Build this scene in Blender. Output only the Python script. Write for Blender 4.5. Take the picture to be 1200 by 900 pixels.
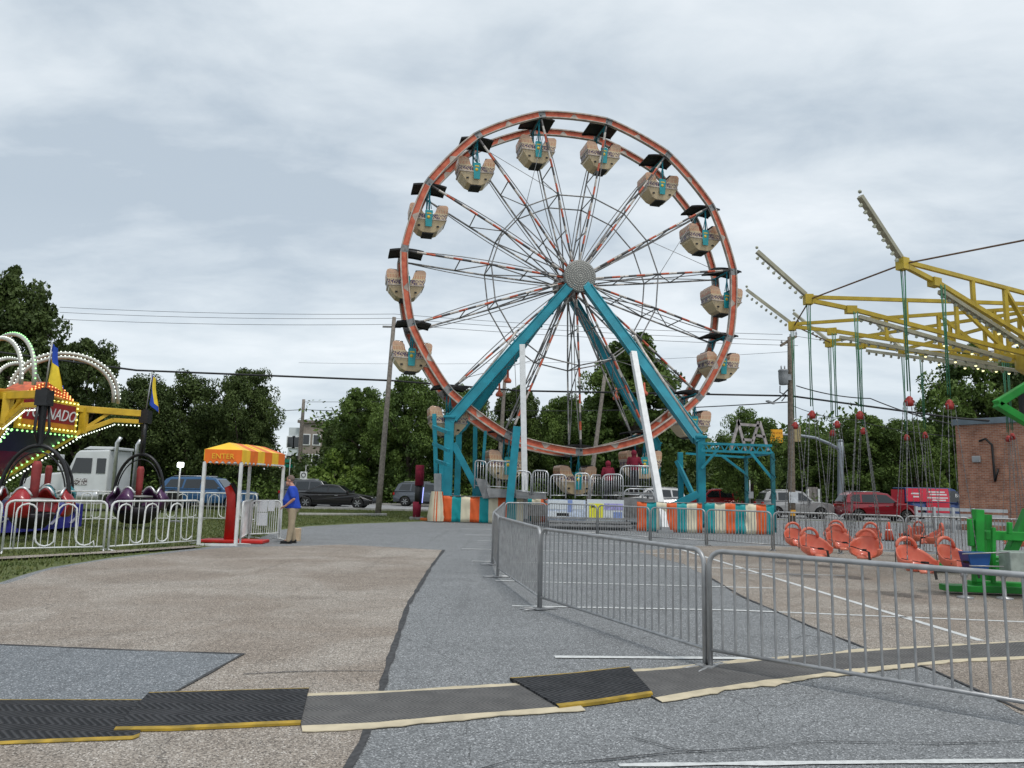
import bpy, bmesh, math, random
import numpy as np
from mathutils import Vector, Matrix, noise
for o in list(bpy.data.objects): bpy.data.objects.remove(o)
S = bpy.context.scene
COL = S.collection
R = math.radians
random.seed(7)
# ------------------------------------------------------------------ camera
F_PX = 870.0; EYE = 1.6; PITCH = math.atan(119.5/870); ROLL = R(1.3)
f_ = Vector((0, math.cos(PITCH), math.sin(PITCH))); u0 = Vector((0, -math.sin(PITCH), math.cos(PITCH))); r0 = Vector((1, 0, 0))
r_ = r0*math.cos(ROLL) + u0*math.sin(ROLL); u_ = -r0*math.sin(ROLL) + u0*math.cos(ROLL)
cam_d = bpy.data.cameras.new('camera'); cam = bpy.data.objects.new('camera', cam_d); COL.objects.link(cam)
cam_d.lens = 36*F_PX/1200; cam_d.sensor_width = 36; cam_d.clip_start = .1; cam_d.clip_end = 3000
m = Matrix(((r_.x, u_.x, -f_.x), (r_.y, u_.y, -f_.y), (r_.z, u_.z, -f_.z))).to_4x4(); m.translation = (0, 0, EYE)
cam.matrix_world = m; S.camera = cam
# ------------------------------------------------------------------ overcast sky, soft sun, exposure
S.view_settings.view_transform = 'Standard'; S.view_settings.look = 'None'; S.view_settings.gamma = 1; S.view_settings.exposure = 0.30
S.view_settings.use_curve_mapping = False
W = bpy.data.worlds.new('World'); S.world = W; W.use_nodes = True
SUN_EL, SUN_AZ = R(62), R(150)
def build_world():
    nt = W.node_tree; N = nt.nodes; L = nt.links; N.clear()
    out = N.new('ShaderNodeOutputWorld'); mix = N.new('ShaderNodeMixShader'); mix.inputs[0].default_value = .93
    sky = N.new('ShaderNodeTexSky'); sky.sky_type = 'NISHITA'; sky.sun_disc = False; sky.sun_elevation = SUN_EL; sky.sun_rotation = SUN_AZ
    bs = N.new('ShaderNodeBackground'); bs.inputs[1].default_value = .1; L.new(sky.outputs[0], bs.inputs[0])
    bc = N.new('ShaderNodeBackground'); bc.inputs[1].default_value = 1.0
    tc = N.new('ShaderNodeTexCoord'); sp = N.new('ShaderNodeSeparateXYZ'); L.new(tc.outputs['Generated'], sp.inputs[0])
    def M(op, a, b=None):
        n = N.new('ShaderNodeMath'); n.operation = op
        for i, v in enumerate((a, b)):
            if v is None: continue
            if isinstance(v, (int, float)): n.inputs[i].default_value = v
            else: L.new(v, n.inputs[i])
        return n.outputs[0]
    z = M('ADD', M('MAXIMUM', sp.outputs[2], 0.0), .22)
    cx = M('DIVIDE', sp.outputs[0], z); cy = M('DIVIDE', sp.outputs[1], z)
    cb = N.new('ShaderNodeCombineXYZ'); L.new(cx, cb.inputs[0]); L.new(M('MULTIPLY', cy, 1.5), cb.inputs[1])
    def noise_n(scale, det, rough, dist, off):
        mp = N.new('ShaderNodeMapping'); mp.inputs['Location'].default_value = off; mp.inputs['Rotation'].default_value = (0, 0, R(-14))
        L.new(cb.outputs[0], mp.inputs[0])
        n = N.new('ShaderNodeTexNoise'); n.inputs['Scale'].default_value = scale; n.inputs['Detail'].default_value = det
        n.inputs['Roughness'].default_value = rough; n.inputs['Distortion'].default_value = dist
        L.new(mp.outputs[0], n.inputs['Vector']); return n.outputs[0]
    a = noise_n(.85, 6, .52, .5, (3.1, 1.7, 0)); b = noise_n(3.4, 7, .6, .3, (8, 2, 0))
    v = M('ADD', M('MULTIPLY', a, .74), M('MULTIPLY', b, .26))
    cr = N.new('ShaderNodeValToRGB'); L.new(v, cr.inputs[0]); e = cr.color_ramp.elements
    e[0].position = .39; e[0].color = (.43, .50, .57, 1); e[1].position = .66; e[1].color = (.80, .84, .87, 1)
    q = cr.color_ramp.elements.new(.5); q.color = (.60, .66, .71, 1)
    # paler towards the horizon
    hz = M('SUBTRACT', 1.0, M('MULTIPLY', M('MAXIMUM', sp.outputs[2], 0.0), 3.2)); hz = M('MULTIPLY', M('MAXIMUM', hz, 0.0), .55)
    mx = N.new('ShaderNodeMix'); mx.data_type = 'RGBA'; L.new(hz, mx.inputs[0]); L.new(cr.outputs[0], mx.inputs[6]); mx.inputs[7].default_value = (.68, .745, .79, 1)
    L.new(mx.outputs[2], bc.inputs[0])
    L.new(bs.outputs[0], mix.inputs[1]); L.new(bc.outputs[0], mix.inputs[2]); L.new(mix.outputs[0], out.inputs[0])
build_world()
sd = bpy.data.lights.new('sun', 'SUN'); sd.energy = 1.5; sd.angle = R(12); sd.color = (1, .97, .92)
sun = bpy.data.objects.new('sun', sd); COL.objects.link(sun)
sv = Vector((math.sin(SUN_AZ)*math.cos(SUN_EL), math.cos(SUN_AZ)*math.cos(SUN_EL), math.sin(SUN_EL)))
sun.rotation_euler = sv.to_track_quat('Z', 'Y').to_euler()
# ------------------------------------------------------------------ measuring: where things stand
def ray(px, py): return f_ + r_*((px-600)/F_PX) - u_*((py-450)/F_PX)
def G(px, py, z=0.0):
    d = ray(px, py); t = (z-EYE)/d.z; return Vector((d.x*t, d.y*t, z))
def P(px, py, Y):
    d = ray(px, py); t = Y/d.y; return Vector((d.x*t, Y, EYE+d.z*t))
# ------------------------------------------------------------------ materials
def mat(name, col, rough=.6, metal=0.0, var=.12, scale=3.0, bump=0.0, emit=None, es=1.0, spec=.4, col2=None, lo=.35, hi=.65, detail=5, coat=0):
    M_ = bpy.data.materials.new(name); M_.use_nodes = True; nt = M_.node_tree; N = nt.nodes; L = nt.links
    b = N['Principled BSDF']; b.inputs['Roughness'].default_value = rough; b.inputs['Metallic'].default_value = metal
    b.inputs['Specular IOR Level'].default_value = spec
    if coat: b.inputs['Coat Weight'].default_value = coat; b.inputs['Coat Roughness'].default_value = .08
    tc = N.new('ShaderNodeTexCoord'); n = N.new('ShaderNodeTexNoise'); n.inputs['Scale'].default_value = scale; n.inputs['Detail'].default_value = detail
    L.new(tc.outputs['Object'], n.inputs['Vector'])
    cr = N.new('ShaderNodeValToRGB'); L.new(n.outputs[0], cr.inputs[0]); e = cr.color_ramp.elements
    c = Vector(col[:3])
    c1 = c*(1-var) if col2 is None else c; c2 = c*(1+var) if col2 is None else Vector(col2[:3])
    e[0].position = lo; e[0].color = (*c1, 1); e[1].position = hi; e[1].color = (*c2, 1)
    L.new(cr.outputs[0], b.inputs['Base Color'])
    if bump:
        bp = N.new('ShaderNodeBump'); bp.inputs['Strength'].default_value = bump; bp.inputs['Distance'].default_value = .02
        L.new(n.outputs[0], bp.inputs['Height']); L.new(bp.outputs[0], b.inputs['Normal'])
    if emit: b.inputs['Emission Color'].default_value = (*emit, 1); b.inputs['Emission Strength'].default_value = es
    return M_
steel = mat('galvanised_steel', (.36, .365, .37), .45, .55, .15, 9)
alu = mat('bright_aluminium', (.55, .56, .57), .35, .6, .12, 6)
white = mat('white_paint', (.72, .73, .73), .45, 0, .07, 5)
whitepipe = mat('white_fence_paint', (.66, .67, .66), .4, 0, .15, 6)
teal = mat('teal_paint', (.012, .23, .30), .45, 0, .14, 2)
orange = mat('faded_orange_paint', (.42, .07, .035), .6, 0, .28, 4, col2=(.60, .15, .08), detail=9, lo=.3, hi=.6)
cream = mat('cream_paint', (.60, .50, .36), .5, 0, .12, 4)
black = mat('black_vinyl', (.012, .012, .013), .6, 0, .2, 5)
rubber = mat('black_rubber', (.018, .018, .02), .75, 0, .2, 12)
dsteel = mat('dull_grey_steel', (.24, .235, .23), .5, .4, .25, 6)
yellow = mat('yellow_paint', (.62, .40, .03), .45, 0, .15, 3)
green = mat('green_paint', (.012, .26, .03), .5, 0, .35, 2.2, detail=9)
red = mat('red_paint', (.50, .02, .015), .4, 0, .15, 3)
coral = mat('coral_fibreglass', (.62, .12, .07), .42, 0, .2, 5, col2=(.66, .18, .11), coat=.2)
wood = mat('weathered_wood', (.16, .13, .10), .85, 0, .3, 8, bump=.3)
wood2 = mat('grey_weathered_wood', (.21, .185, .16), .85, 0, .25, 8, bump=.3)
grey = mat('grey_paint', (.3, .31, .32), .5, .2, .1, 4)
glass = mat('dark_car_glass', (.015, .018, .02), .06, 0, .1, 1, spec=.8)
tyre = mat('tyre_rubber', (.015, .015, .015), .8, 0, .2, 20)
alloy = mat('wheel_alloy', (.45, .46, .47), .3, .7, .1, 4)
purple = mat('dark_purple_fibreglass', (.045, .012, .05), .35, 0, .2, 4, coat=.3)
skin = mat('skin', (.52, .27, .19), .55, 0, .08, 20)
# ------------------------------------------------------------------ objects
def tag(o, label=None, cat=None, group=None, kind=None):
    if label: o['label'] = label
    if cat: o['category'] = cat
    if group: o['group'] = group
    if kind: o['kind'] = kind
    return o
def empty(name, loc=(0, 0, 0), rz=0.0, label=None, cat=None, group=None):
    o = bpy.data.objects.new(name, None); COL.objects.link(o); o.location = loc; o.rotation_euler = (0, 0, rz); o.empty_display_size = .2
    return tag(o, label, cat, group)
def link(name, me, parent=None):
    o = bpy.data.objects.new(name, me); COL.objects.link(o)
    if parent is not None: o.parent = parent
    return o
KIDS = {}
def children(o): return list(o.children)
def copy_tree(o, parent=None):
    c = o.copy(); COL.objects.link(c)
    c.parent = parent
    for ch in children(o): copy_tree(ch, c)
    return c
class MB:
    def __init__(s): s.v = []; s.f = []; s.m = []; s.sm = []
    def add(s, vs, fs, mi=0, smooth=False):
        b = len(s.v); s.v += [tuple(v) for v in vs]; s.f += [tuple(b+i for i in f) for f in fs]; s.m += [mi]*len(fs); s.sm += [smooth]*len(fs); return s
    def box(s, c, d, rz=0, mi=0):
        hx, hy, hz = d[0]/2, d[1]/2, d[2]/2; cs, sn = math.cos(rz), math.sin(rz); vs = []
        for z in (-hz, hz):
            for x, y in ((-hx, -hy), (hx, -hy), (hx, hy), (-hx, hy)): vs.append((c[0]+x*cs-y*sn, c[1]+x*sn+y*cs, c[2]+z))
        return s.add(vs, [(3, 2, 1, 0), (4, 5, 6, 7), (0, 1, 5, 4), (1, 2, 6, 5), (2, 3, 7, 6), (3, 0, 4, 7)], mi)
    def frame(s, p0, p1, up=None):
        d = (Vector(p1)-Vector(p0)).normalized(); up = Vector(up) if up else (Vector((0, 0, 1)) if abs(d.z) < .95 else Vector((1, 0, 0)))
        a = d.cross(up).normalized(); b = a.cross(d).normalized(); return a, b
    def beam(s, p0, p1, w, h, up=None, mi=0, w1=None, h1=None):
        p0, p1 = Vector(p0), Vector(p1); a, b = s.frame(p0, p1, up); vs = []
        for p, ww, hh in ((p0, w, h), (p1, w1 or w, h1 or h)):
            for i, j in ((-1, -1), (1, -1), (1, 1), (-1, 1)): vs.append(p+a*(i*ww/2)+b*(j*hh/2))
        return s.add(vs, [(0, 1, 2, 3), (7, 6, 5, 4), (4, 5, 1, 0), (5, 6, 2, 1), (6, 7, 3, 2), (7, 4, 0, 3)], mi)
    def tube(s, pts, r, n=8, closed=False, mi=0, cap=True, segmats=None, flat=False):
        pts = [Vector(p) for p in pts]; k = len(pts); rs = r if isinstance(r, (list, tuple)) else [r]*k; vs = []; pa = None
        for i, p in enumerate(pts):
            if closed: d = pts[(i+1) % k]-pts[i-1]
            else: d = pts[min(i+1, k-1)]-pts[max(i-1, 0)]
            d.normalize()
            if pa is None:
                up = Vector((0, 0, 1)) if abs(d.z) < .9 else Vector((1, 0, 0)); a = d.cross(up).normalized()
            else: a = (pa-d*pa.dot(d)).normalized()
            pa = a; b = d.cross(a)
            for j in range(n):
                t = 2*math.pi*j/n; vs.append(p+(a*math.cos(t)+b*math.sin(t))*rs[i])
        fs = []; mm = []
        for i in range(k if closed else k-1):
            for j in range(n):
                i2 = (i+1) % k; fs.append((i*n+j, i*n+(j+1) % n, i2*n+(j+1) % n, i2*n+j)); mm.append(segmats[i] if segmats else mi)
        if cap and not closed: fs += [tuple(range(n-1, -1, -1)), tuple((k-1)*n+j for j in range(n))]; mm += [mm[0], mm[-1]]
        b0 = len(s.v); s.v += [tuple(v) for v in vs]; s.f += [tuple(b0+i for i in f) for f in fs]; s.m += mm; s.sm += [not flat]*len(fs); return s
    def lathe(s, prof, c=(0, 0, 0), n=20, mi=0, axis=None, smooth=True):
        # prof: (r, h) list along an axis (default +z)
        ax = Vector(axis or (0, 0, 1)).normalized(); up = Vector((1, 0, 0)) if abs(ax.x) < .9 else Vector((0, 1, 0))
        a = ax.cross(up).normalized(); b = ax.cross(a); c = Vector(c); vs = []
        for r, h in prof:
            for j in range(n):
                t = 2*math.pi*j/n; vs.append(c+ax*h+(a*math.cos(t)+b*math.sin(t))*r)
        fs = []
        for i in range(len(prof)-1):
            for j in range(n): fs.append((i*n+j, i*n+(j+1) % n, (i+1)*n+(j+1) % n, (i+1)*n+j))
        fs += [tuple(range(n-1, -1, -1)), tuple((len(prof)-1)*n+j for j in range(n))]
        return s.add(vs, fs, mi, smooth)
    def prism(s, poly, y0, y1, mi=0, smooth=False, taper=None):
        # poly in (x, z), extruded along y; taper(x,z,y)->y
        k = len(poly); vs = []
        for y in (y0, y1):
            for x, z in poly: vs.append((x, taper(x, z, y) if taper else y, z))
        fs = [tuple(range(k)), tuple(range(2*k-1, k-1, -1))]
        fs += [(i, i+k, (i+1) % k+k, (i+1) % k) for i in range(k)]
        return s.add(vs, fs, mi, smooth)
    def sheet(s, pts, z0, z1, mi=0):
        # horizontal polygon slab
        k = len(pts); vs = [(p[0], p[1], z0) for p in pts]+[(p[0], p[1], z1) for p in pts]
        fs = [tuple(range(k-1, -1, -1)), tuple(range(k, 2*k))]+[(i, (i+1) % k, (i+1) % k+k, i+k) for i in range(k)]
        return s.add(vs, fs, mi)
    def quad(s, a, b, c, d, mi=0): return s.add([a, b, c, d], [(0, 1, 2, 3)], mi)
    def ico(s, c, r, mi=0):
        t = (1+5**.5)/2; V = [(-1, t, 0), (1, t, 0), (-1, -t, 0), (1, -t, 0), (0, -1, t), (0, 1, t), (0, -1, -t), (0, 1, -t), (t, 0, -1), (t, 0, 1), (-t, 0, -1), (-t, 0, 1)]
        Fc = [(0, 11, 5), (0, 5, 1), (0, 1, 7), (0, 7, 10), (0, 10, 11), (1, 5, 9), (5, 11, 4), (11, 10, 2), (10, 7, 6), (7, 1, 8), (3, 9, 4), (3, 4, 2), (3, 2, 6), (3, 6, 8), (3, 8, 9), (4, 9, 5), (2, 4, 11), (6, 2, 10), (8, 6, 7), (9, 8, 1)]
        k = r/1.9; return s.add([(c[0]+x*k, c[1]+y*k, c[2]+z*k) for x, y, z in V], Fc, mi, True)
    def ball(s, c, r, mi=0, n=12, sq=(1, 1, 1)):
        prof = []
        vs = []; fs = []; c = Vector(c); k = n//2+1
        for i in range(k):
            t = math.pi*i/(k-1)
            for j in range(n):
                a = 2*math.pi*j/n; vs.append((c.x+r*sq[0]*math.sin(t)*math.cos(a), c.y+r*sq[1]*math.sin(t)*math.sin(a), c.z-r*sq[2]*math.cos(t)))
        for i in range(k-1):
            for j in range(n): fs.append((i*n+j, i*n+(j+1) % n, (i+1)*n+(j+1) % n, (i+1)*n+j))
        return s.add(vs, fs, mi, True)
    def build(s, name, mats, parent=None, world=False, bevel=0, label=None, cat=None, group=None, kind=None, flipfix=True):
        me = bpy.data.meshes.new(name); off = Vector((0, 0, 0)); inv = None
        if world and parent is not None:
            p = parent; rz = 0
            while p is not None: off += p.location; rz = p.rotation_euler.z or rz; p = p.parent
        vs = [tuple(Vector(v)-off) for v in s.v]
        me.from_pydata(vs, [], s.f)
        if not isinstance(mats, (list, tuple)): mats = [mats]
        for M_ in mats: me.materials.append(M_)
        me.polygons.foreach_set('material_index', s.m); me.polygons.foreach_set('use_smooth', s.sm)
        if flipfix:
            bm = bmesh.new(); bm.from_mesh(me); bmesh.ops.recalc_face_normals(bm, faces=bm.faces); bm.to_mesh(me); bm.free()
        me.update(); o = link(name, me, parent)
        if bevel:
            bv = o.modifiers.new('bevel', 'BEVEL'); bv.width = bevel; bv.segments = 2; bv.limit_method = 'ANGLE'; bv.angle_limit = R(35)
        return tag(o, label, cat, group, kind)
def text_part(name, s, size, mat_, parent, origin, xdir, up, ext=.004, shear=0, center=True):
    cu = bpy.data.curves.new(name, 'FONT'); cu.body = s; cu.size = size; cu.extrude = ext; cu.shear = shear
    cu.align_x = 'CENTER' if center else 'LEFT'; cu.align_y = 'CENTER'; cu.resolution_u = 3
    t = bpy.data.objects.new(name, cu); COL.objects.link(t); dg = bpy.context.evaluated_depsgraph_get()
    me = bpy.data.meshes.new_from_object(t.evaluated_get(dg)); bpy.data.objects.remove(t)
    X = Vector(xdir).normalized(); U = Vector(up).normalized(); Z = X.cross(U); U = Z.cross(X)
    off = Vector((0, 0, 0)); p = parent
    while p is not None: off += p.location; p = p.parent
    T = Matrix(((X.x, U.x, Z.x), (X.y, U.y, Z.y), (X.z, U.z, Z.z))).to_4x4(); T.translation = Vector(origin)-off
    me.transform(T); me.materials.clear(); me.materials.append(mat_); me.name = name
    return link(name, me, parent)
# ------------------------------------------------------------------ the setting
def ground_mat(name, base, stone_lo, stone_hi, patch=.12, rough=.9, speck=.32, warm=None, crack=0.0):
    M_ = bpy.data.materials.new(name); M_.use_nodes = True; nt = M_.node_tree; N = nt.nodes; L = nt.links; b = N['Principled BSDF']
    b.inputs['Roughness'].default_value = rough; b.inputs['Specular IOR Level'].default_value = .25
    tc = N.new('ShaderNodeTexCoord')
    def vor(scale):
        v = N.new('ShaderNodeTexVoronoi'); v.inputs['Scale'].default_value = scale; L.new(tc.outputs['Object'], v.inputs['Vector']); return v
    def noi(scale, det=4, rg=.55, vec=None, dist=0):
        n = N.new('ShaderNodeTexNoise'); n.inputs['Scale'].default_value = scale; n.inputs['Detail'].default_value = det; n.inputs['Roughness'].default_value = rg; n.inputs['Distortion'].default_value = dist
        L.new(vec or tc.outputs['Object'], n.inputs['Vector']); return n
    v = vor(115); cr = N.new('ShaderNodeValToRGB'); sepc = N.new('ShaderNodeSeparateColor'); L.new(v.outputs['Color'], sepc.inputs[0]); L.new(sepc.outputs[0], cr.inputs[0])
    e = cr.color_ramp.elements; e[0].position = 0; e[0].color = (*stone_lo, 1); e[1].position = 1; e[1].color = (*stone_hi, 1)
    q = cr.color_ramp.elements.new(.45); q.color = (*base, 1); q = cr.color_ramp.elements.new(.86); q.color = (*(Vector(base)*1.25), 1)
    v2 = vor(48); s2 = N.new('ShaderNodeSeparateColor'); L.new(v2.outputs['Color'], s2.inputs[0])
    n1 = noi(.55, 6, .6, dist=.6); n2 = noi(4.5, 6, .65)
    # streaked wear along the driving direction
    mp = N.new('ShaderNodeMapping'); mp.inputs['Rotation'].default_value = (0, 0, R(62)); mp.inputs['Scale'].default_value = (.25, 2.2, 1); L.new(tc.outputs['Object'], mp.inputs[0]); n3 = noi(.8, 4, .6, mp.outputs[0])
    def math_(op, a, b_):
        n = N.new('ShaderNodeMath'); n.operation = op
        for i, x in enumerate((a, b_)):
            if isinstance(x, (int, float)): n.inputs[i].default_value = x
            else: L.new(x, n.inputs[i])
        return n.outputs[0]
    f = math_('ADD', math_('MULTIPLY', math_('SUBTRACT', n1.outputs[0], .5), patch*3.4), math_('MULTIPLY', math_('SUBTRACT', n2.outputs[0], .5), patch*2.2))
    f = math_('ADD', f, math_('MULTIPLY', math_('SUBTRACT', n3.outputs[0], .5), patch*2.6))
    f = math_('ADD', f, math_('MULTIPLY', math_('SUBTRACT', s2.outputs[1], .5), .16))
    n5 = noi(1.7, 5, .7, dist=1.2); n6 = noi(9, 3, .6)
    st = N.new('ShaderNodeMapRange'); st.inputs[1].default_value = .60; st.inputs[2].default_value = .70; st.inputs[3].default_value = 0; st.inputs[4].default_value = -.20; L.new(n5.outputs[0], st.inputs[0]); f = math_('ADD', f, st.outputs[0])
    mk_ = N.new('ShaderNodeMapping'); mk_.inputs['Rotation'].default_value = (0, 0, R(-8)); mk_.inputs['Scale'].default_value = (3.2, .10, 1); L.new(tc.outputs['Object'], mk_.inputs[0]); n7 = noi(1.3, 3, .5, mk_.outputs[0])
    s7 = N.new('ShaderNodeMapRange'); s7.inputs[1].default_value = .60; s7.inputs[2].default_value = .68; s7.inputs[3].default_value = 0; s7.inputs[4].default_value = -.10; L.new(n7.outputs[0], s7.inputs[0]); f = math_('ADD', f, s7.outputs[0])
    f = math_('ADD', f, 1.0)
    mx = N.new('ShaderNodeVectorMath'); mx.operation = 'SCALE'; L.new(cr.outputs[0], mx.inputs[0]); L.new(f, mx.inputs['Scale'])
    last = mx.outputs[0]
    if warm:
        wm = N.new('ShaderNodeMix'); wm.data_type = 'RGBA'; wm.blend_type = 'MULTIPLY'; rr = N.new('ShaderNodeValToRGB'); L.new(n1.outputs[0], rr.inputs[0])
        rr.color_ramp.elements[0].position = .42; rr.color_ramp.elements[0].color = (*warm, 1); rr.color_ramp.elements[1].position = .6; rr.color_ramp.elements[1].color = (1, 1, 1, 1)
        wm.inputs[0].default_value = 1; L.new(last, wm.inputs[6]); L.new(rr.outputs[0], wm.inputs[7]); last = wm.outputs[2]
    if crack:
        nd = noi(1.2, 4); vm = N.new('ShaderNodeVectorMath'); vm.operation = 'SCALE'; vm.inputs['Scale'].default_value = .5; L.new(nd.outputs['Color'], vm.inputs[0])
        va = N.new('ShaderNodeVectorMath'); L.new(tc.outputs['Object'], va.inputs[0]); L.new(vm.outputs[0], va.inputs[1])
        vc = N.new('ShaderNodeTexVoronoi'); vc.feature = 'DISTANCE_TO_EDGE'; vc.inputs['Scale'].default_value = .42; L.new(va.outputs[0], vc.inputs['Vector'])
        m1 = math_('LESS_THAN', vc.outputs['Distance'], crack); m2 = math_('GREATER_THAN', n1.outputs[0], .5); mm = math_('MULTIPLY', math_('MULTIPLY', m1, m2), .45)
        cm = N.new('ShaderNodeMix'); cm.data_type = 'RGBA'; L.new(mm, cm.inputs[0]); L.new(last, cm.inputs[6]); cm.inputs[7].default_value = (.03, .03, .03, 1); last = cm.outputs[2]
    L.new(last, b.inputs['Base Color'])
    bp = N.new('ShaderNodeBump'); bp.inputs['Strength'].default_value = .5; bp.inputs['Distance'].default_value = .006; L.new(v.outputs['Distance'], bp.inputs['Height']); L.new(bp.outputs[0], b.inputs['Normal'])
    return M_
asphalt = ground_mat('blue_grey_asphalt', (.192, .199, .204), (.09, .094, .097), (.50, .51, .52), .11, crack=.0022)
asphalt_new = ground_mat('patch_asphalt', (.165, .178, .19), (.085, .092, .1), (.48, .49, .51), .08)
tan = ground_mat('worn_tan_asphalt', (.30, .265, .228), (.09, .08, .072), (.64, .60, .55), .14, warm=(.86, .82, .79), crack=.002)
roadm = ground_mat('road_asphalt', (.27, .27, .275), (.19, .19, .19), (.42, .42, .42), .1)
grassm = mat('lawn', (.06, .085, .02), .9, 0, 0, 2.5, bump=.4, col2=(.11, .125, .038), detail=9, lo=.3, hi=.7)
paint = mat('worn_white_line', (.62, .63, .62), .7, 0, 0, 22, col2=(.42, .43, .43), lo=.45, hi=.75, detail=8)
seam = mat('dark_seam', (.05, .05, .052), .8, 0, .4, 20)
MB().sheet([(-700, -60), (700, -60), (700, 900), (-700, 900)], -.5, 0).build('ground', grassm, kind='structure')
def sheet(name, pts, z, m_, thick=.003): return MB().sheet([(p[0], p[1]) for p in pts], z-thick, z).build(name, m_, kind='structure')
lotpts = [(-26, -12), (-24, 10.4), (-12, 10.0), G(0, 683), G(30, 673), G(60, 665), G(130, 654), G(236, 642), G(300, 632), G(329, 621), G(360, 617), G(417, 614), G(503, 611), (-2.9, 43.8), (60, 43.8), (60, -12)]
sheet('parking_lot', lotpts, .004, asphalt)
sheet('road', [(-160, 44.6), (160, 44.6), (160, 56), (-160, 56)], .004, roadm)
# kerbs along the road
for nm, y in (('kerb', 44.25), ('kerb', 56.2)):
    k = MB(); x0 = -160
    if y < 50: k.box((-82.2, y, .06), (156, .22, .12))
    else: k.box((0, y, .06), (320, .22, .12))
    k.build(nm, mat('concrete_kerb', (.34, .33, .31), .85, 0, .15, 4), kind='structure')
rr = random.Random(3)
def rough(pts, amp=.04, step=.35):
    out = []; k = len(pts)
    for i in range(k):
        a = Vector(pts[i][:2]); b = Vector(pts[(i+1) % k][:2]); n = max(1, min(60, int((b-a).length/step)))
        for j in range(n):
            p = a.lerp(b, j/n); w = noise.noise(Vector((p.x*1.3, p.y*1.3, 5)))*2+noise.noise(Vector((p.x*5, p.y*5, 1)))
            d = (b-a).normalized() if (b-a).length else Vector((1, 0)); out.append((p.x-d.y*amp*w, p.y+d.x*amp*w))
    return out
bound = [G(*p) for p in ((400, 915), (425, 872), (447, 812), (452, 790), (460, 765), (470, 735), (478, 710), (490, 690), (505, 665), (520, 645))]
tanA = [(.2*0-3.4, -8)]+[(-1.05, 2)]+bound+[G(*p) for p in ((400, 638.5), (345, 640), (262, 642))]+[G(130, 655.5), G(62, 667), G(6, 685)]+[(-14, 9.0), (-25, 8), (-25, -8)]
sheet('worn_lot_surface', rough(tanA, .03), .008, tan)
ptB = [G(-160, 752), G(-60, 755), G(0, 757), G(140, 763), G(285, 768), G(246, 790), G(205, 813), G(185, 830), G(60, 842), G(-160, 830)]
sheet('asphalt_patch', rough(ptB, .012), .012, asphalt_new)
tanC = [G(*p) for p in ((745, 646), (800, 661), (833, 678), (870, 700), (950, 735), (1013, 760), (1090, 785), (1200, 835), (1330, 900))]+[(6.5, 3.6), (22, 6), (24, 19)]+[G(*p) for p in ((1180, 655), (1100, 650), (1000, 645), (900, 640), (820, 640))]
sheet('worn_lot_surface', rough(tanC, .05), .008, tan)
def strip(pts, w, z, mb, jag=.3, rnd=rr):
    pts = [Vector((p[0], p[1])) for p in pts]; L = []
    q = []
    for i in range(len(pts)-1):
        n = max(1, int((pts[i+1]-pts[i]).length/.25))
        for j in range(n): q.append(pts[i].lerp(pts[i+1], j/n))
    q.append(pts[-1]); vs = []
    for i, p in enumerate(q):
        d = (q[min(i+1, len(q)-1)]-q[max(i-1, 0)]).normalized(); nn = Vector((-d.y, d.x)); ww = w*(1+rnd.uniform(-jag, jag))
        vs += [(p.x-nn.x*ww/2, p.y-nn.y*ww/2, z), (p.x+nn.x*ww/2, p.y+nn.y*ww/2, z)]
    mb.add(vs, [(2*i, 2*i+2, 2*i+3, 2*i+1) for i in range(len(q)-1)])
k = MB(); strip(bound, .055, .014, k, .5); strip([G(-160, 752), G(0, 757), G(140, 763), G(285, 768), G(246, 790), G(205, 813)], .03, .016, k, .5)
strip([G(833, 678), G(870, 700), G(950, 735), G(1013, 760), G(1090, 785), G(1200, 835)], .03, .014, k, .6)
strip([G(285, 792), G(340, 789), G(400, 788), G(446, 788)], .012, .016, k, .6)
strip([G(560, 905), G(600, 893), G(660, 897), G(720, 892), G(790, 884), G(870, 880), G(960, 871), G(1100, 874), G(1220, 870)], .012, .016, k, .8)
strip([G(740, 866), G(790, 880), G(830, 884)], .01, .016, k, .8)
k.build('sealed_cracks', seam, kind='structure')
lines = [((650, 771), (905, 773), .09), ((600, 711), (860, 716), .08), ((860, 716), (1230, 731), .08), ((581, 681), (645, 683), .08), ((645, 683), (905, 690), .08), ((553, 658), (905, 668), .09), ((541, 643.5), (800, 650), .08), ((560, 634), (830, 640), .07), ((545, 627), (720, 630), .07),
         ((640, 660), (790, 664), .07), ((690, 624), (800, 645), .09), ((800, 645), (1150, 752), .1), ((540, 620), (600, 621), .07), ((867, 672), (990, 675), .08)]
k = MB()
for a, b, w in lines: strip([G(*a), G(*b)], w, .0125, k, .1)
strip([G(725, 899), G(950, 896), G(1250, 893)], .05, .0125, k, .5)
k.build('parking_lines', paint, kind='structure')
# grey edge strip in the lawn beside the left fence, and a concrete kerb stone in the far lawn
k = MB(); strip([G(-200, 664), G(0, 656.5), G(120, 649.8), G(232, 642)], .42, .045, k, .2); k.build('path', tan, kind='structure')
a, b = G(350, 604), G(453, 604.5); k = MB(); k.beam((a.x, a.y, .06), (b.x, b.y, .06), .2, .12)
k.build('parking_kerb', mat('concrete', (.42, .41, .38), .85, 0, .12, 4), label='long pale concrete kerb bar lying in the grass beside the leaning pole', cat='kerb', bevel=.02)
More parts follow.
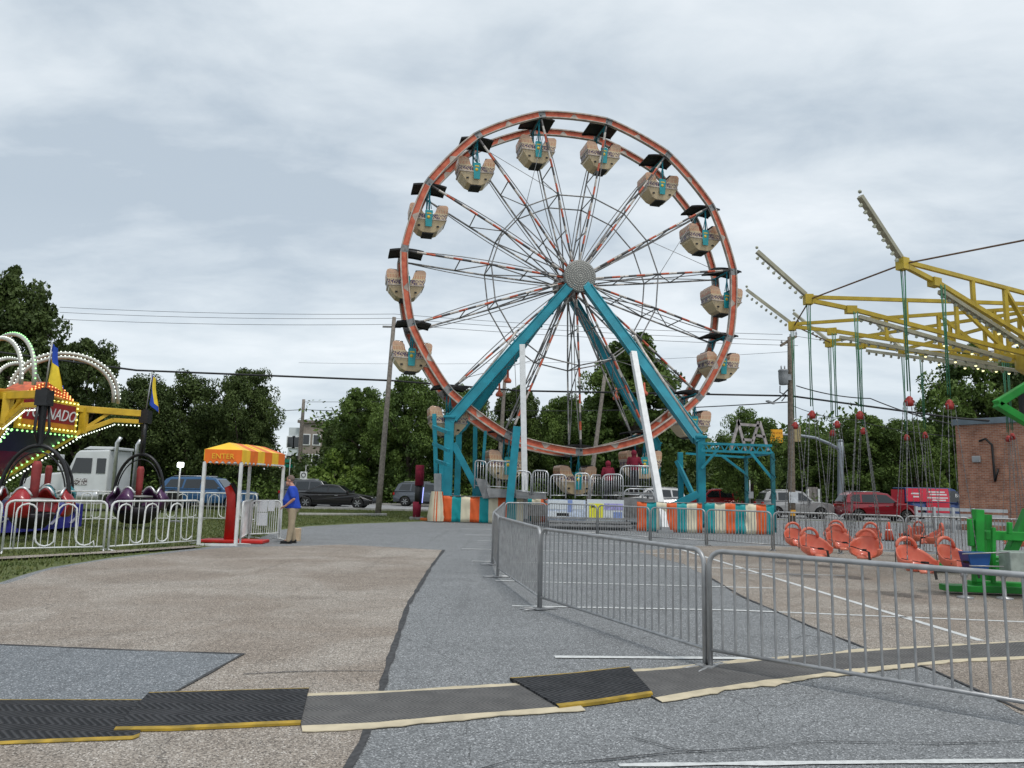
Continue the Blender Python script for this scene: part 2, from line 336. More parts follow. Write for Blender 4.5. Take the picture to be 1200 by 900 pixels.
# ------------------------------------------------------------------ grass blades
def grass(n, regions, seed):
    rg = np.random.RandomState(seed); V = []; Fs = []
    tot = 0
    for poly, share in regions:
        P_ = np.array([(p[0], p[1]) for p in poly]); lo, hi = P_.min(0), P_.max(0); want = int(n*share); pts = []
        while len(pts) < want:
            c = lo+rg.rand(want*2, 2)*(hi-lo); ins = np.zeros(len(c), bool); j = len(P_)-1
            for i in range(len(P_)):
                xi, yi = P_[i]; xj, yj = P_[j]; cond = ((yi > c[:, 1]) != (yj > c[:, 1])) & (c[:, 0] < (xj-xi)*(c[:, 1]-yi)/(yj-yi+1e-9)+xi); ins ^= cond; j = i
            pts += list(c[ins])
        pts = np.array(pts[:want]); a = rg.rand(want)*6.28; h = .03+.06*rg.rand(want)**2; w = .010+.012*rg.rand(want)
        dx, dy = np.cos(a)*w, np.sin(a)*w; lx, ly = rg.randn(want)*.02, rg.randn(want)*.02
        v = np.zeros((want, 3, 3)); v[:, 0, 0] = pts[:, 0]-dx; v[:, 0, 1] = pts[:, 1]-dy; v[:, 1, 0] = pts[:, 0]+dx; v[:, 1, 1] = pts[:, 1]+dy
        v[:, 2, 0] = pts[:, 0]+lx; v[:, 2, 1] = pts[:, 1]+ly; v[:, 2, 2] = h; V.append(v.reshape(-1, 3)); tot += want
    V = np.concatenate(V); me = bpy.data.meshes.new('grass'); me.from_pydata(V.tolist(), [], np.arange(tot*3).reshape(-1, 3).tolist())
    me.materials.append(mat('grass_blade', (.05, .085, .016), .8, 0, 0, 1.2, col2=(.15, .16, .05), lo=.3, hi=.7, detail=8)); o = link('grass', me); tag(o, 'short green lawn grass under and behind the fences', 'grass', kind='stuff')
lawnL = [(-24, 10.5), (-12, 10.1), G(0, 681), G(60, 663.5), G(130, 653), G(236, 641), G(300, 631), G(329, 620), (-9.5, 30), (-26, 30)]
lawnF = [G(329, 620), G(360, 616), G(417, 613), G(503, 610), (-3.2, 44), (-24, 44)]
grass(90000, [(lawnL, .62), (lawnF, .38)], 4)
# ------------------------------------------------------------------ trees
def leafmat(name, dark, light, var=.5):
    M_ = bpy.data.materials.new(name); M_.use_nodes = True; nt = M_.node_tree; N = nt.nodes; L = nt.links; b = N['Principled BSDF']
    b.inputs['Roughness'].default_value = .6; b.inputs['Specular IOR Level'].default_value = .25
    at = N.new('ShaderNodeAttribute'); at.attribute_name = 'tone'
    tc = N.new('ShaderNodeTexCoord'); n = N.new('ShaderNodeTexNoise'); n.inputs['Scale'].default_value = .55; n.inputs['Detail'].default_value = 3; L.new(tc.outputs['Object'], n.inputs['Vector'])
    ad = N.new('ShaderNodeMath'); ad.operation = 'MULTIPLY_ADD'; L.new(at.outputs['Fac'], ad.inputs[0]); ad.inputs[1].default_value = .45
    L.new(n.outputs[0], ad.inputs[2])
    cr = N.new('ShaderNodeValToRGB'); e = cr.color_ramp.elements; L.new(ad.outputs[0], cr.inputs[0])
    e[0].position = .45; e[0].color = (*dark, 1); e[1].position = .95; e[1].color = (*light, 1)
    L.new(cr.outputs[0], b.inputs['Base Color'])
    tr = N.new('ShaderNodeBsdfTranslucent'); L.new(cr.outputs[0], tr.inputs[0]); mx = N.new('ShaderNodeMixShader'); mx.inputs[0].default_value = .22
    L.new(b.outputs[0], mx.inputs[1]); L.new(tr.outputs[0], mx.inputs[2]); L.new(mx.outputs[0], N['Material Output'].inputs[0]); return M_
bark = mat('bark', (.075, .058, .045), .9, 0, .3, 7, bump=.4)
LM = [leafmat('leaf_dark', (.026, .046, .012), (.095, .135, .036)), leafmat('leaf_mid', (.034, .066, .014), (.14, .21, .044)), leafmat('leaf_bright', (.045, .095, .014), (.19, .27, .05))]
def leaf_cloud(cs, rad, nper, size, seed, flat=.75):
    """cs (K,3) clump centres, rad (K,), nper leaves each -> (verts, faces, tone)"""
    rg = np.random.RandomState(seed); K = len(cs); n = K*nper
    d = rg.randn(n, 3); d /= np.linalg.norm(d, axis=1)[:, None]
    rr_ = np.repeat(rad, nper)*(.35+.72*rg.rand(n)**.45); c = np.repeat(cs, nper, 0)
    p = c+d*rr_[:, None]*np.array([1, 1, flat]); s = size*(.55+.9*rg.rand(n))
    nrm = d*.6+rg.randn(n, 3)*.8+np.array([0, 0, .5]); nrm /= np.linalg.norm(nrm, axis=1)[:, None]
    a = np.cross(nrm, rg.randn(n, 3)); a /= np.linalg.norm(a, axis=1)[:, None]; b = np.cross(nrm, a)
    v = np.zeros((n, 4, 3)); v[:, 0] = p-a*s[:, None]*.5; v[:, 1] = p-b*s[:, None]*.28; v[:, 2] = p+a*s[:, None]*.5; v[:, 3] = p+b*s[:, None]*.28
    tone = np.clip(np.repeat(rg.rand(K)*.5, nper)+rg.rand(n)*.5, 0, 1)
    return v.reshape(-1, 3), n, tone
def leaf_mesh(name, V, n, tone, m_):
    me = bpy.data.meshes.new(name); me.vertices.add(n*4); me.loops.add(n*4); me.polygons.add(n)
    me.vertices.foreach_set('co', V.ravel()); me.loops.foreach_set('vertex_index', np.arange(n*4)); me.polygons.foreach_set('loop_start', np.arange(0, n*4, 4)); me.polygons.foreach_set('loop_total', np.full(n, 4))
    at = me.attributes.new('tone', 'FLOAT', 'FACE'); at.data.foreach_set('value', tone.astype(np.float32)); me.materials.append(m_); me.update(); me.validate(); return me
TREES = []
def make_tree_kind(seed, H=10., Wd=8., base=.25, n=26000, m_=0, clumps=85, size=.22, shape='round'):
    rg = np.random.RandomState(seed); cs = []; rad = []
    # main limbs
    limbs = []; tr = MB(); top = H*.62
    tr.tube([(0, 0, -.2), (rg.randn()*.08, rg.randn()*.08, H*.2), (rg.randn()*.2, rg.randn()*.2, H*.42), (rg.randn()*.3, rg.randn()*.3, top)], [.30, .22, .17, .08], 9)
    for i in range(9):
        a = i*2.4+rg.rand(); z0 = H*(.2+.045*i); L_ = Wd*(.30+.16*rg.rand()); e = Vector((math.cos(a)*L_, math.sin(a)*L_, min(H*.9, z0+L_*(.5+.5*rg.rand()))))
        mid = e*.5+Vector((0, 0, z0*.5+.3)); tr.tube([(0, 0, z0), tuple(mid), tuple(e)], [.12, .08, .03], 6); limbs.append(e)
    k = 0
    while k < clumps:
        u = rg.randn(3); u /= np.linalg.norm(u); q = (.45+.55*rg.rand()**.6)
        z = (base+(1-base)*(.5+.5*u[2]*q))*H
        t = (z/H-base)/(1-base); w = math.sin(math.pi*min(.98, max(.04, t**(.75 if shape == 'round' else .5))))**.6*Wd/2
        a = math.atan2(u[1], u[0]); ww = w*q*(.72+.5*noise.noise(Vector((math.cos(a)*1.4+seed, math.sin(a)*1.4, z*.35))))
        cs.append((math.cos(a)*ww*1.12, math.sin(a)*ww*1.12, z+rg.randn()*.2)); rad.append(Wd*(.05+.075*rg.rand())); k += 1
    for e in limbs: cs.append((e.x, e.y, e.z)); rad.append(Wd*.12)
    cs = np.array(cs); rad = np.array(rad); V, nn, tone = leaf_cloud(cs, rad, n//len(cs), size, seed)
    return dict(crown=leaf_mesh('crown', V, nn, tone, LM[m_]), trunk=tr, H=H)
KINDS = [make_tree_kind(11, 10, 8.5, .12, 44000, 0, 150), make_tree_kind(23, 10, 7.2, .15, 40000, 1, 135), make_tree_kind(35, 10, 6.0, .2, 36000, 1, 120, shape='tall'), make_tree_kind(41, 10, 9.0, .12, 44000, 0, 160),
         make_tree_kind(57, 10, 8.0, .22, 24000, 1, 90, .24)]
for kd in KINDS:
    o = kd['trunk'].build('trunk', bark); kd['tm'] = o.data; bpy.data.objects.remove(o)
def tree(px, ytop, Y, kind, label, w=None, group=None, lm=None, name='tree'):
    """a tree whose top reaches ytop in the photo, w = crown width in photo pixels"""
    top = P(px, ytop, Y); kd = KINDS[kind]; s = top.z/10.2; r = empty(name, (top.x, Y, 0), random.random()*6.28, label, 'tree', group)
    wx = s
    if w: wx = (w/F_PX*Y)/{0: 8.5, 1: 7.2, 2: 6, 3: 9, 4: 8}[kind]*.92
    r.scale = (wx, wx, s)
    cm = kd['crown']
    if lm is not None: cm = cm.copy(); cm.materials[0] = LM[lm]
    link('trunk', kd['tm'], r); link('crown', cm, r); return r
TG = 'trees along the far side of the road'
tree(28, 300, 46, 2, 'tallest tree at the far left, rising above the yellow ride', 125, TG, 0)
tree(-40, 330, 50, 0, 'broad dark tree cut off by the left edge of the photo', 150, TG)
tree(108, 386, 52, 1, 'dark tree right behind the lit arches of the yellow ride', 110, TG, 0)
tree(172, 438, 60, 0, 'low dark tree between the arches and the rightmost ride flag', 110, TG)
tree(225, 437, 62, 3, 'wide dark round tree behind the striped entrance canopy', 120, TG)
tree(290, 426, 62, 0, 'dark rounded tree left of the far apartment block', 96, TG)
tree(395, 492, 70, 1, 'small dark tree just right of the far apartment block', 46, TG, 0)
tree(428, 446, 64, 1, 'mid green tree behind the leaning bare pole', 90, TG)
tree(482, 436, 60, 0, 'broad tree behind the left leg of the ferris wheel', 110, TG, 1)
tree(548, 452, 64, 3, 'dark tree seen through the lower left of the big wheel', 100, TG, 1)
tree(606, 446, 66, 1, 'tree behind the left white stay pole of the wheel', 90, TG, 0)
tree(662, 460, 64, 0, 'low dark tree straight behind the bottom of the wheel', 90, TG, 1)
tree(741, 380, 56, 2, 'tall pale green tree rising in the middle of the wheel spokes', 150, TG, 1)
tree(722, 398, 60, 1, 'tall tree just left of and behind the tallest one inside the wheel', 96, TG, 1)
tree(800, 505, 70, 0, 'low tree behind the teal gantry of the wheel', 80, TG, 1)
tree(879, 478, 52, 3, 'dark tree left of the transformer pole', 92, TG, 1)
tree(945, 500, 62, 0, 'low dark tree right of the transformer pole behind the swing chains', 80, TG, 1)
tree(1008, 478, 58, 1, 'light leafy tree behind the middle swing chains', 100, TG)
tree(1062, 486, 56, 0, 'dark green tree above the parked red and blue van', 90, TG, 1)
tree(1140, 396, 61, 4, 'loose airy tree towering over the brick building', 150, TG)
tree(1205, 398, 60, 0, 'big dense dark tree behind the right end of the brick building', 140, TG)
tree(1285, 400, 52, 3, 'dark tree beyond the right edge behind the brick building', 150, TG)
# bushes
def bush_kind(seed, m_):
    rg = np.random.RandomState(seed); K = 26; a = rg.rand(K)*6.28; r = rg.rand(K)**.5*1.15; z = .35+rg.rand(K)*1.5*(1-r/1.9)
    V, n, t = leaf_cloud(np.c_[np.cos(a)*r, np.sin(a)*r, z], .38+.25*rg.rand(K), 260, .19, seed); return leaf_mesh('foliage', V, n, t, LM[m_])
BK = [bush_kind(5, 2), bush_kind(6, 1)]
def bush(px, ytop, Y, w, k, label):
    t = P(px, ytop, Y); s = t.z/2.1; r = empty('bush', (t.x, Y, 0), random.random()*6, label, 'bush', 'bushes on the far side of the road'); wx = (w/F_PX*Y)/2.8
    r.scale = (wx, wx, s); link('foliage', BK[k], r); st = MB()
    for i in range(4): st.tube([(0, 0, -.1), (math.cos(i*1.7)*.4, math.sin(i*1.7)*.4, 1.1)], [.05, .02], 5)
    st.build('stem', bark, r)
bush(392, 526, 62, 60, 0, 'bright green bush rising behind the black sedan')
bush(424, 545, 61, 52, 0, 'lower bright green bush left of the leaning pole')
bush(358, 545, 66, 40, 1, 'dark bush below the far apartment block')
bush(250, 558, 62, 60, 1, 'olive bush seen under the striped canopy roof')
bush(480, 545, 62, 70, 1, 'green bush above the grey suv by the wheel')
bush(850, 550, 60, 70, 0, 'green bush seen through the teal gantry frame')
bush(1000, 535, 60, 70, 0, 'yellow green bush right of the grey signal pole')
bush(1060, 530, 60, 80, 0, 'yellow green bush above the parked van')
bush(1110, 500, 60, 70, 0, 'tall yellow green bush at the corner of the brick building')
# wood mass and undergrowth behind, nobody could count these
def mass(name, label, x0, x1, y, h, K, seed, m_, sz, topf=None):
    rg = np.random.RandomState(seed); xs = x0+(x1-x0)*rg.rand(K); zs = rg.rand(K)**.8
    hh = np.array([h*(.72+.4*noise.noise(Vector((x*.07, seed, 0)))+.18*noise.noise(Vector((x*.3, seed, 3)))) for x in xs])
    if topf: hh = hh*np.array([topf(x) for x in xs])
    V, n, t = leaf_cloud(np.c_[xs, y+rg.randn(K)*2.2, zs*hh], 1.0+.9*rg.rand(K), 46, sz, seed, .8); me = leaf_mesh(name, V, n, t, LM[m_]); tag(link(name, me), label, None, None, 'stuff')
gap = lambda x: .18 if -25.5 < x < -18.5 else 1
mass('woodland', 'dense woodland filling in behind the roadside trees', -75, 62, 76, 10.8, 2900, 3, 1, .5, gap)
mass('undergrowth', 'dark scrubby undergrowth along the far side of the road', -70, 60, 66, 4.6, 1500, 4, 0, .36)
mass('undergrowth', 'weedy verge growth behind the road kerb', -60, 50, 60.5, 1.5, 700, 8, 1, .22)
# ------------------------------------------------------------------ buildings
def brickmat():
    M_ = bpy.data.materials.new('red_brick'); M_.use_nodes = True; nt = M_.node_tree; N = nt.nodes; L = nt.links; b = N['Principled BSDF']; b.inputs['Roughness'].default_value = .9
    tc = N.new('ShaderNodeTexCoord'); mp = N.new('ShaderNodeMapping'); L.new(tc.outputs['UV'], mp.inputs[0])
    br = N.new('ShaderNodeTexBrick'); L.new(tc.outputs['UV'], br.inputs['Vector']); br.inputs['Scale'].default_value = 1; br.inputs['Brick Width'].default_value = .22; br.inputs['Row Height'].default_value = .08; br.inputs['Mortar Size'].default_value = .008
    br.inputs['Color1'].default_value = (.32, .125, .075, 1); br.inputs['Color2'].default_value = (.48, .225, .14, 1); br.inputs['Mortar'].default_value = (.40, .35, .30, 1)
    n = N.new('ShaderNodeTexNoise'); n.inputs['Scale'].default_value = 2; n.inputs['Detail'].default_value = 6; L.new(tc.outputs['Object'], n.inputs['Vector'])
    mx = N.new('ShaderNodeMix'); mx.data_type = 'RGBA'; mx.blend_type = 'MULTIPLY'; cr = N.new('ShaderNodeValToRGB'); cr.color_ramp.elements[0].color = (.65, .62, .6, 1); cr.color_ramp.elements[0].position = .3; cr.color_ramp.elements[1].position = .7; cr.color_ramp.elements[1].color = (1.1, 1.08, 1.05, 1)
    L.new(n.outputs[0], cr.inputs[0]); mx.inputs[0].default_value = 1; L.new(br.outputs[0], mx.inputs[6]); L.new(cr.outputs[0], mx.inputs[7]); L.new(mx.outputs[2], b.inputs['Base Color'])
    bp = N.new('ShaderNodeBump'); bp.inputs['Strength'].default_value = .4; bp.inputs['Distance'].default_value = .01; L.new(br.outputs['Fac'], bp.inputs['Height']); bp.invert = True; L.new(bp.outputs[0], b.inputs['Normal']); return M_
brick = brickmat()
bA = G(1126, 620.5); bA = Vector((21.6, 36, 0)); bB = Vector((27.0, 28.6, 0)); wl = (bB-bA).length; ang = math.atan2(bB.y-bA.y, bB.x-bA.x)
bld = empty('brick_building', bA, ang, 'low red brick building with metal roof edge at the right', 'building')
BH = 5.0
w = MB(); w.box((wl/2, 5, BH/2), (wl, 10, BH)); wo = w.build('wall', brick, bld)
uv = wo.data.uv_layers.new(name='UVMap')
for pl in wo.data.polygons:
    for li in pl.loop_indices:
        c = wo.data.vertices[wo.data.loops[li].vertex_index].co
        uv.data[li].uv = (c.x, c.z) if abs(pl.normal.y) > .5 else (c.y, c.z) if abs(pl.normal.x) > .5 else (c.x, c.y)
MB().box((wl/2, 5, BH+.14), (wl+.25, 10.25, .28)).build('roof', mat('blue_grey_flashing', (.16, .20, .23), .5, .4, .15, 2), bld, bevel=.01)
for wx in (5.6, 7.6):
    wf = MB()
    for cx, cz, sx, sz in ((wx-.5, 2.2, .1, 1.9), (wx+.5, 2.2, .1, 1.9), (wx, 3.1, 1.1, .1), (wx, 1.3, 1.1, .12), (wx, 2.2, 1.0, .05)): wf.box((cx, -.03, cz), (sx, .1, sz))
    wfo = wf.build('window', white, bld); MB().box((wx, -.004, 2.2), (.94, .02, 1.8)).build('pane', glass, wfo)
pc = MB(); pc.tube([(1.05, -.06, 4.2), (1.35, -.12, 4.3), (1.6, -.1, 4.0), (1.62, -.08, 2.3), (1.8, -.1, 2.9)], .05, 6); pc.build('conduit', black, bld)
MB().box((.9, -.1, 3.35), (.35, .16, .3)).build('wall_lamp', grey, bld, bevel=.03); MB().box((4.3, -.12, 3.6), (.6, .25, .18)).build('wall_lamp', grey, bld, bevel=.04)
# far apartment block, beyond the trees
D = 112
a0 = P(337, 500, D); a1 = P(352, 500, D); a2 = P(379, 515, D+14)
ap = empty('apartment_building', (a1.x, D, 0), 0, 'far apartment block of pale siding and brown brick behind the trees', 'building')
siding = mat('pale_siding', (.60, .64, .66), .8, 0, .08, 1); bbr = mat('brown_brick', (.27, .23, .20), .9, 0, .15, 3)
def wins(mb_parent, x0, x1, y, zs, n, sz=(1.0, 1.5)):
    for z in zs:
        for i in range(n):
            x = x0+(x1-x0)*(i+.5)/n; fr = MB(); fr.box((x, y-.06, z), (sz[0]+.3, .12, sz[1]+.3)); fo = fr.build('window', white, mb_parent); MB().box((x, y-.13, z), sz[:1]+(.04,)+sz[1:]).build('pane', glass, fo)
pw = P(338, 514, D).x-a1.x
MB().box((pw/2, 5, 4.8), (-pw, 10, 9.6)).build('wall', siding, ap); wins(ap, pw, 0, 0, (1.8, 4.6, 7.4), 2)
hb = 10.3; bw = P(379, 500, D).x-a1.x
MB().box((bw/2+.05, 5, hb/2), (bw, 11, hb)).build('brick_bay', bbr, ap); wins(ap, .4, bw, -.5, (2, 4.8, 7.8), 2, (.9, 1.4))
MB().box((bw/2, 5, hb+.2), (bw+.5, 11.6, .4)).build('roof', mat('roof_edge', (.2, .17, .15), .8, 0, .1, 2), ap)
# ------------------------------------------------------------------ poles and wires
def pole(name, base, top, r0_, r1, m_, label, cat, group=None):
    b = Vector(base); r = empty(name, b, 0, label, cat, group); k = MB(); t = Vector(top); k.tube([b+(t-b)*i/6 for i in range(7)], [r0_+(r1-r0_)*i/6 for i in range(7)], 12); k.build('post', m_, r, True); return r
UG = 'wooden utility poles'
p1b = G(443, 602.5); p1t = P(462, 372, p1b.y+1.2); p1 = pole('utility_pole', p1b, p1t, .16, .11, wood2, 'weathered leaning wooden pole left of the ferris wheel', 'utility pole', UG)
k = MB(); k.beam(P(459, 383, p1t.y)+Vector((-.5, 0, 0)), P(459, 383, p1t.y)+Vector((.5, 0, 0)), .08, .1); k.build('bracket', dsteel, p1, True)
p2t = P(356, 468, 72); p2 = pole('utility_pole', (P(349, 575, 72).x, 72, 0), p2t, .22, .15, wood2, 'distant wooden pole in front of the apartment block', 'utility pole', UG)
p3b = G(928, 614); p3t = P(926, 395, p3b.y); p3 = pole('utility_pole', p3b, p3t, .19, .14, wood, 'dark brown pole carrying a transformer near the silver suv', 'utility pole', UG)
Y3 = p3b.y; k = MB(); k.beam(P(915, 405, Y3-.3), P(933, 394, Y3+.6), .1, .12); k.build('crossarm', wood, p3, True)
for q in ((916, 401, Y3-.3), (926, 394, Y3), (933, 391, Y3+.6)):
    c = P(*q); k = MB(); k.lathe([(.05, -.05), (.06, 0), (.03, .04), (.05, .08), (.02, .12)], c, 8); k.build('insulator', grey, p3, True)
c = P(918, 442, Y3-.2); k = MB(); k.lathe([(.20, -.40), (.23, -.36), (.25, 0), (.25, .30), (.27, .33), (.22, .40), (.05, .43)], c, 18); k.tube([c+Vector((-.1, 0, .4)), c+Vector((-.1, 0, .6))], .035, 6); k.tube([c+Vector((.08, 0, .4)), c+Vector((.08, 0, .6))], .035, 6)
k.box((c.x+.3, c.y, c.z), (.2, .1, .3)); k.build('transformer', mat('transformer_grey', (.27, .28, .29), .5, .3, .1, 5), p3, True)
k = MB(); k.tube([P(914, 452, Y3-.3), P(914, 460, Y3-.2), P(922, 463, Y3), P(916, 470, Y3)], .03, 5); k.tube([P(925, 455, Y3), P(914, 466, Y3-1), P(905, 472, Y3-1.6)], .035, 6)
k.build('cable_loop', black, p3, True)
c = P(899, 470, Y3-1.8); k = MB(); k.beam(c, P(907, 473, Y3-1.5), .18, .08, w1=.1); k.build('lamp_head', grey, p3, True)
k = MB(); k.box((P(931, 555, Y3).x, Y3-.2, 0), (0.001, .001, .001)); 
c = P(930, 583, Y3-.22); MB().box(c, (.46, .03, .55)).build('notice', mat('notice_white', (.5, .52, .54), .6, 0, .2, 6), p3, True)
c = P(929, 601, Y3-.22); MB().box(c, (.30, .03, .30)).build('reflector', mat('amber_plate', (.6, .3, .03), .5, 0, .2, 6), p3, True)
lp = pole('light_pole', G(688, 600), P(709, 438, G(688, 600).y+1.0), .17, .12, wood2, 'bare grey pole standing behind the right half of the wheel', 'pole')
lp2 = pole('light_pole', G(582, 601), P(592, 436, G(582, 601).y+.8), .15, .10, wood2, 'bare grey pole behind the lower left of the wheel', 'pole')
far = pole('utility_pole', (P(412, 545, 80).x, 80, 0), P(411, 490, 80), .17, .12, wood2, 'thin far pole standing among the trees right of the apartment block', 'utility pole', UG)
# traffic signal pole with mast arm
sb = G(985, 606); Ys = sb.y; sp_ = pole('traffic_signal', sb, P(985, 517, Ys), .21, .19, mat('signal_grey', (.24, .27, .30), .5, .3, .1, 4), 'grey signal pole with a curved arm reaching left over the road', 'traffic signal')
sg = bpy.data.materials['signal_grey']; k = MB(); k.tube([P(984, 527, Ys), P(972, 520, Ys), P(955, 513, Ys), P(935, 510, Ys), P(900, 509, Ys), P(880, 508, Ys)], [.12, .11, .1, .09, .07, .05], 8); k.build('mast_arm', sg, sp_, True)
k = MB(); k.lathe([(.21, 0), (.16, .1), (.03, .14)], P(985, 517, Ys), 14); k.build('pole_cap', sg, sp_, True)
for q in (932, 936):
    c = P(q, 509, Ys-.1); h = MB(); h.box(c, (.22, .22, 1.05)); ho = h.build('signal_head', mat('signal_back', (.30, .24, .12), .6, 0, .2, 3), sp_, True, bevel=.02)
c = P(910, 511, Ys-.12); so = MB().box(c, (.86, .04, .92)).build('sign_plate', mat('amber_sign', (.85, .40, .02), .5, 0, .06, 3), sp_, True, label='square amber sign plate hung from the arm')
amb = mat('sign_lettering', (.35, .09, .01), .6)
for txt, dz, sz in (('TRUCKS', .2, .2), ('4 PC', -.17, .26)): text_part('sign_text', txt, sz, amb, so, c+Vector((0, -.026, dz)), (1, 0, 0), (0, 0, 1), ext=.002)
# pedestrian sign and street sign at the junction
ss = empty('street_sign', G(337, 588), 0, 'green street name blades on a thin post by the far junction', 'street sign'); Yq = ss.location.y
k = MB(); k.tube([ss.location, (ss.location.x, Yq, P(337, 537, Yq).z)], .04, 6); k.build('post', steel, ss, True)
sgn = mat('sign_green', (.0, .16, .10), .5)
for dz, rz, px in ((540, .1, 334), (546, 1.2, 338)): c = P(px, dz, Yq); MB().box(c, (.95, .03, .24), rz).build('name_blade', sgn, ss, True)
ws = empty('road_sign', (P(356, 590, 60).x, 60, 0), 0, 'small white road sign beside the far wooden pole', 'road sign')
k = MB(); k.tube([ws.location, (ws.location.x, 60, 2.9)], .035, 6); k.build('post', steel, ws, True)
c = P(356, 558, 60); wp = MB().box((c.x, 59.94, c.z), (.55, .03, .72)).build('plate', white, ws, True); k = MB(); k.tube([(c.x+.17*math.cos(t*.5), 59.9, c.z+.1+.17*math.sin(t*.5)) for t in range(13)], .025, 5, True); k.build('symbol', black, wp, True)
rs = empty('road_sign', (P(879, 590, 47).x, 47, 0), 0, 'back of a small square sign between the teal gantry posts', 'road sign')
k = MB(); k.tube([rs.location, (rs.location.x, 47, 2.3)], .035, 6); k.build('post', steel, rs, True); c = P(879, 580, 46.9); MB().box(c, (.42, .03, .42)).build('plate', grey, rs, True)
# billboard frame behind the silver suv
bs_ = empty('notice_board', (P(952, 600, 58).x, 58, 0), 0, 'small notice board with white posts behind the silver suv', 'notice board')
for q in (946, 959): k = MB(); c = P(q, 573, 58); k.beam((c.x, 58, 0), c, .22, .15); k.build('post', white, bs_, True)
c = P(952.5, 580, 58); MB().box((c.x, 58.05, c.z), (.8, .06, 1.2)).build('panel', mat('board_grey', (.22, .2, .19), .7, 0, .4, 4), bs_, True)
wire = mat('wire_black', (.02, .02, .022), .6)
def wirecurve(pts, r, label, sag=.0):
    k = MB(); out = []
    for a, b in zip(pts[:-1], pts[1:]):
        for i in range(12):
            t = i/12; p = Vector(a).lerp(Vector(b), t); p.z -= sag*4*t*(1-t); out.append(p)
    out.append(Vector(pts[-1])); c = out[0].copy(); k.tube([p-c for p in out], r, 5); o = k.build('power_line', wire, label=label, cat='power line', group='overhead power lines'); o.location = c
Yp = p1t.y; Yw = Yp
wirecurve([P(-60, 405, 40), P(160, 434, 40), P(458, 446, Yw)], .055, 'thick black cable from the left treetops to the leaning pole')
wirecurve([P(458, 446, Yw), P(610, 458, Yw-.5), P(927, 464, Y3)], .05, 'thick black cable running behind the wheel to the transformer pole')
wirecurve([P(927, 464, Y3), P(1120, 490, 35), P(1250, 500, 34)], .05, 'thick black cable from the transformer pole to the brick building')
wirecurve([P(-30, 484, 60), P(356, 480, 72)], .03, 'thin lower line ending at the distant pole', .3)
wirecurve([P(356, 480, 72), P(600, 481, 60), P(927, 471, Y3)], .03, 'thin line crossing low behind the whole wheel', .2)
wirecurve([P(356, 471, 72), P(452, 471, 60)], .02, 'short thin line right of the distant pole top')
wirecurve([P(357, 492, 72), P(430, 478, 60)], .025, 'slanting line from the distant pole up to the right trees')
wirecurve([P(357, 498, 72), P(430, 480, 60)], .025, 'lower slanting line from the distant pole to the right trees')
for i, (ya, yb, yc) in enumerate(((360, 368, 395), (366, 373, 402), (374, 380, 408))):
    wirecurve([P(70, ya, 42), P(462, yb, Yp), P(926+(i-1)*9, yc-3, Y3)], .012, ('topmost hair-thin line above the left trees', 'middle hair-thin line above the left trees', 'lowest of the three hair-thin lines above the left trees')[i], .15)
wirecurve([P(933, 394, Y3), P(1260, 436, 30)], .012, 'hair-thin line leaving the crossarm towards the right', .1)
wirecurve([P(933, 452, Y3), P(1020, 467, 38), P(1130, 500, 37)], .03, 'twisted line below the transformer going right', .15)
wirecurve([P(930, 476, Y3), P(1000, 492, 40), P(1125, 512, 37)], .018, 'lower thin line from the transformer pole to the brick wall', .15)
wirecurve([P(350, 425, 60), P(640, 425, 55), P(926, 412, Y3)], .01, 'faint hair-thin line crossing the sky behind the wheel', .1)
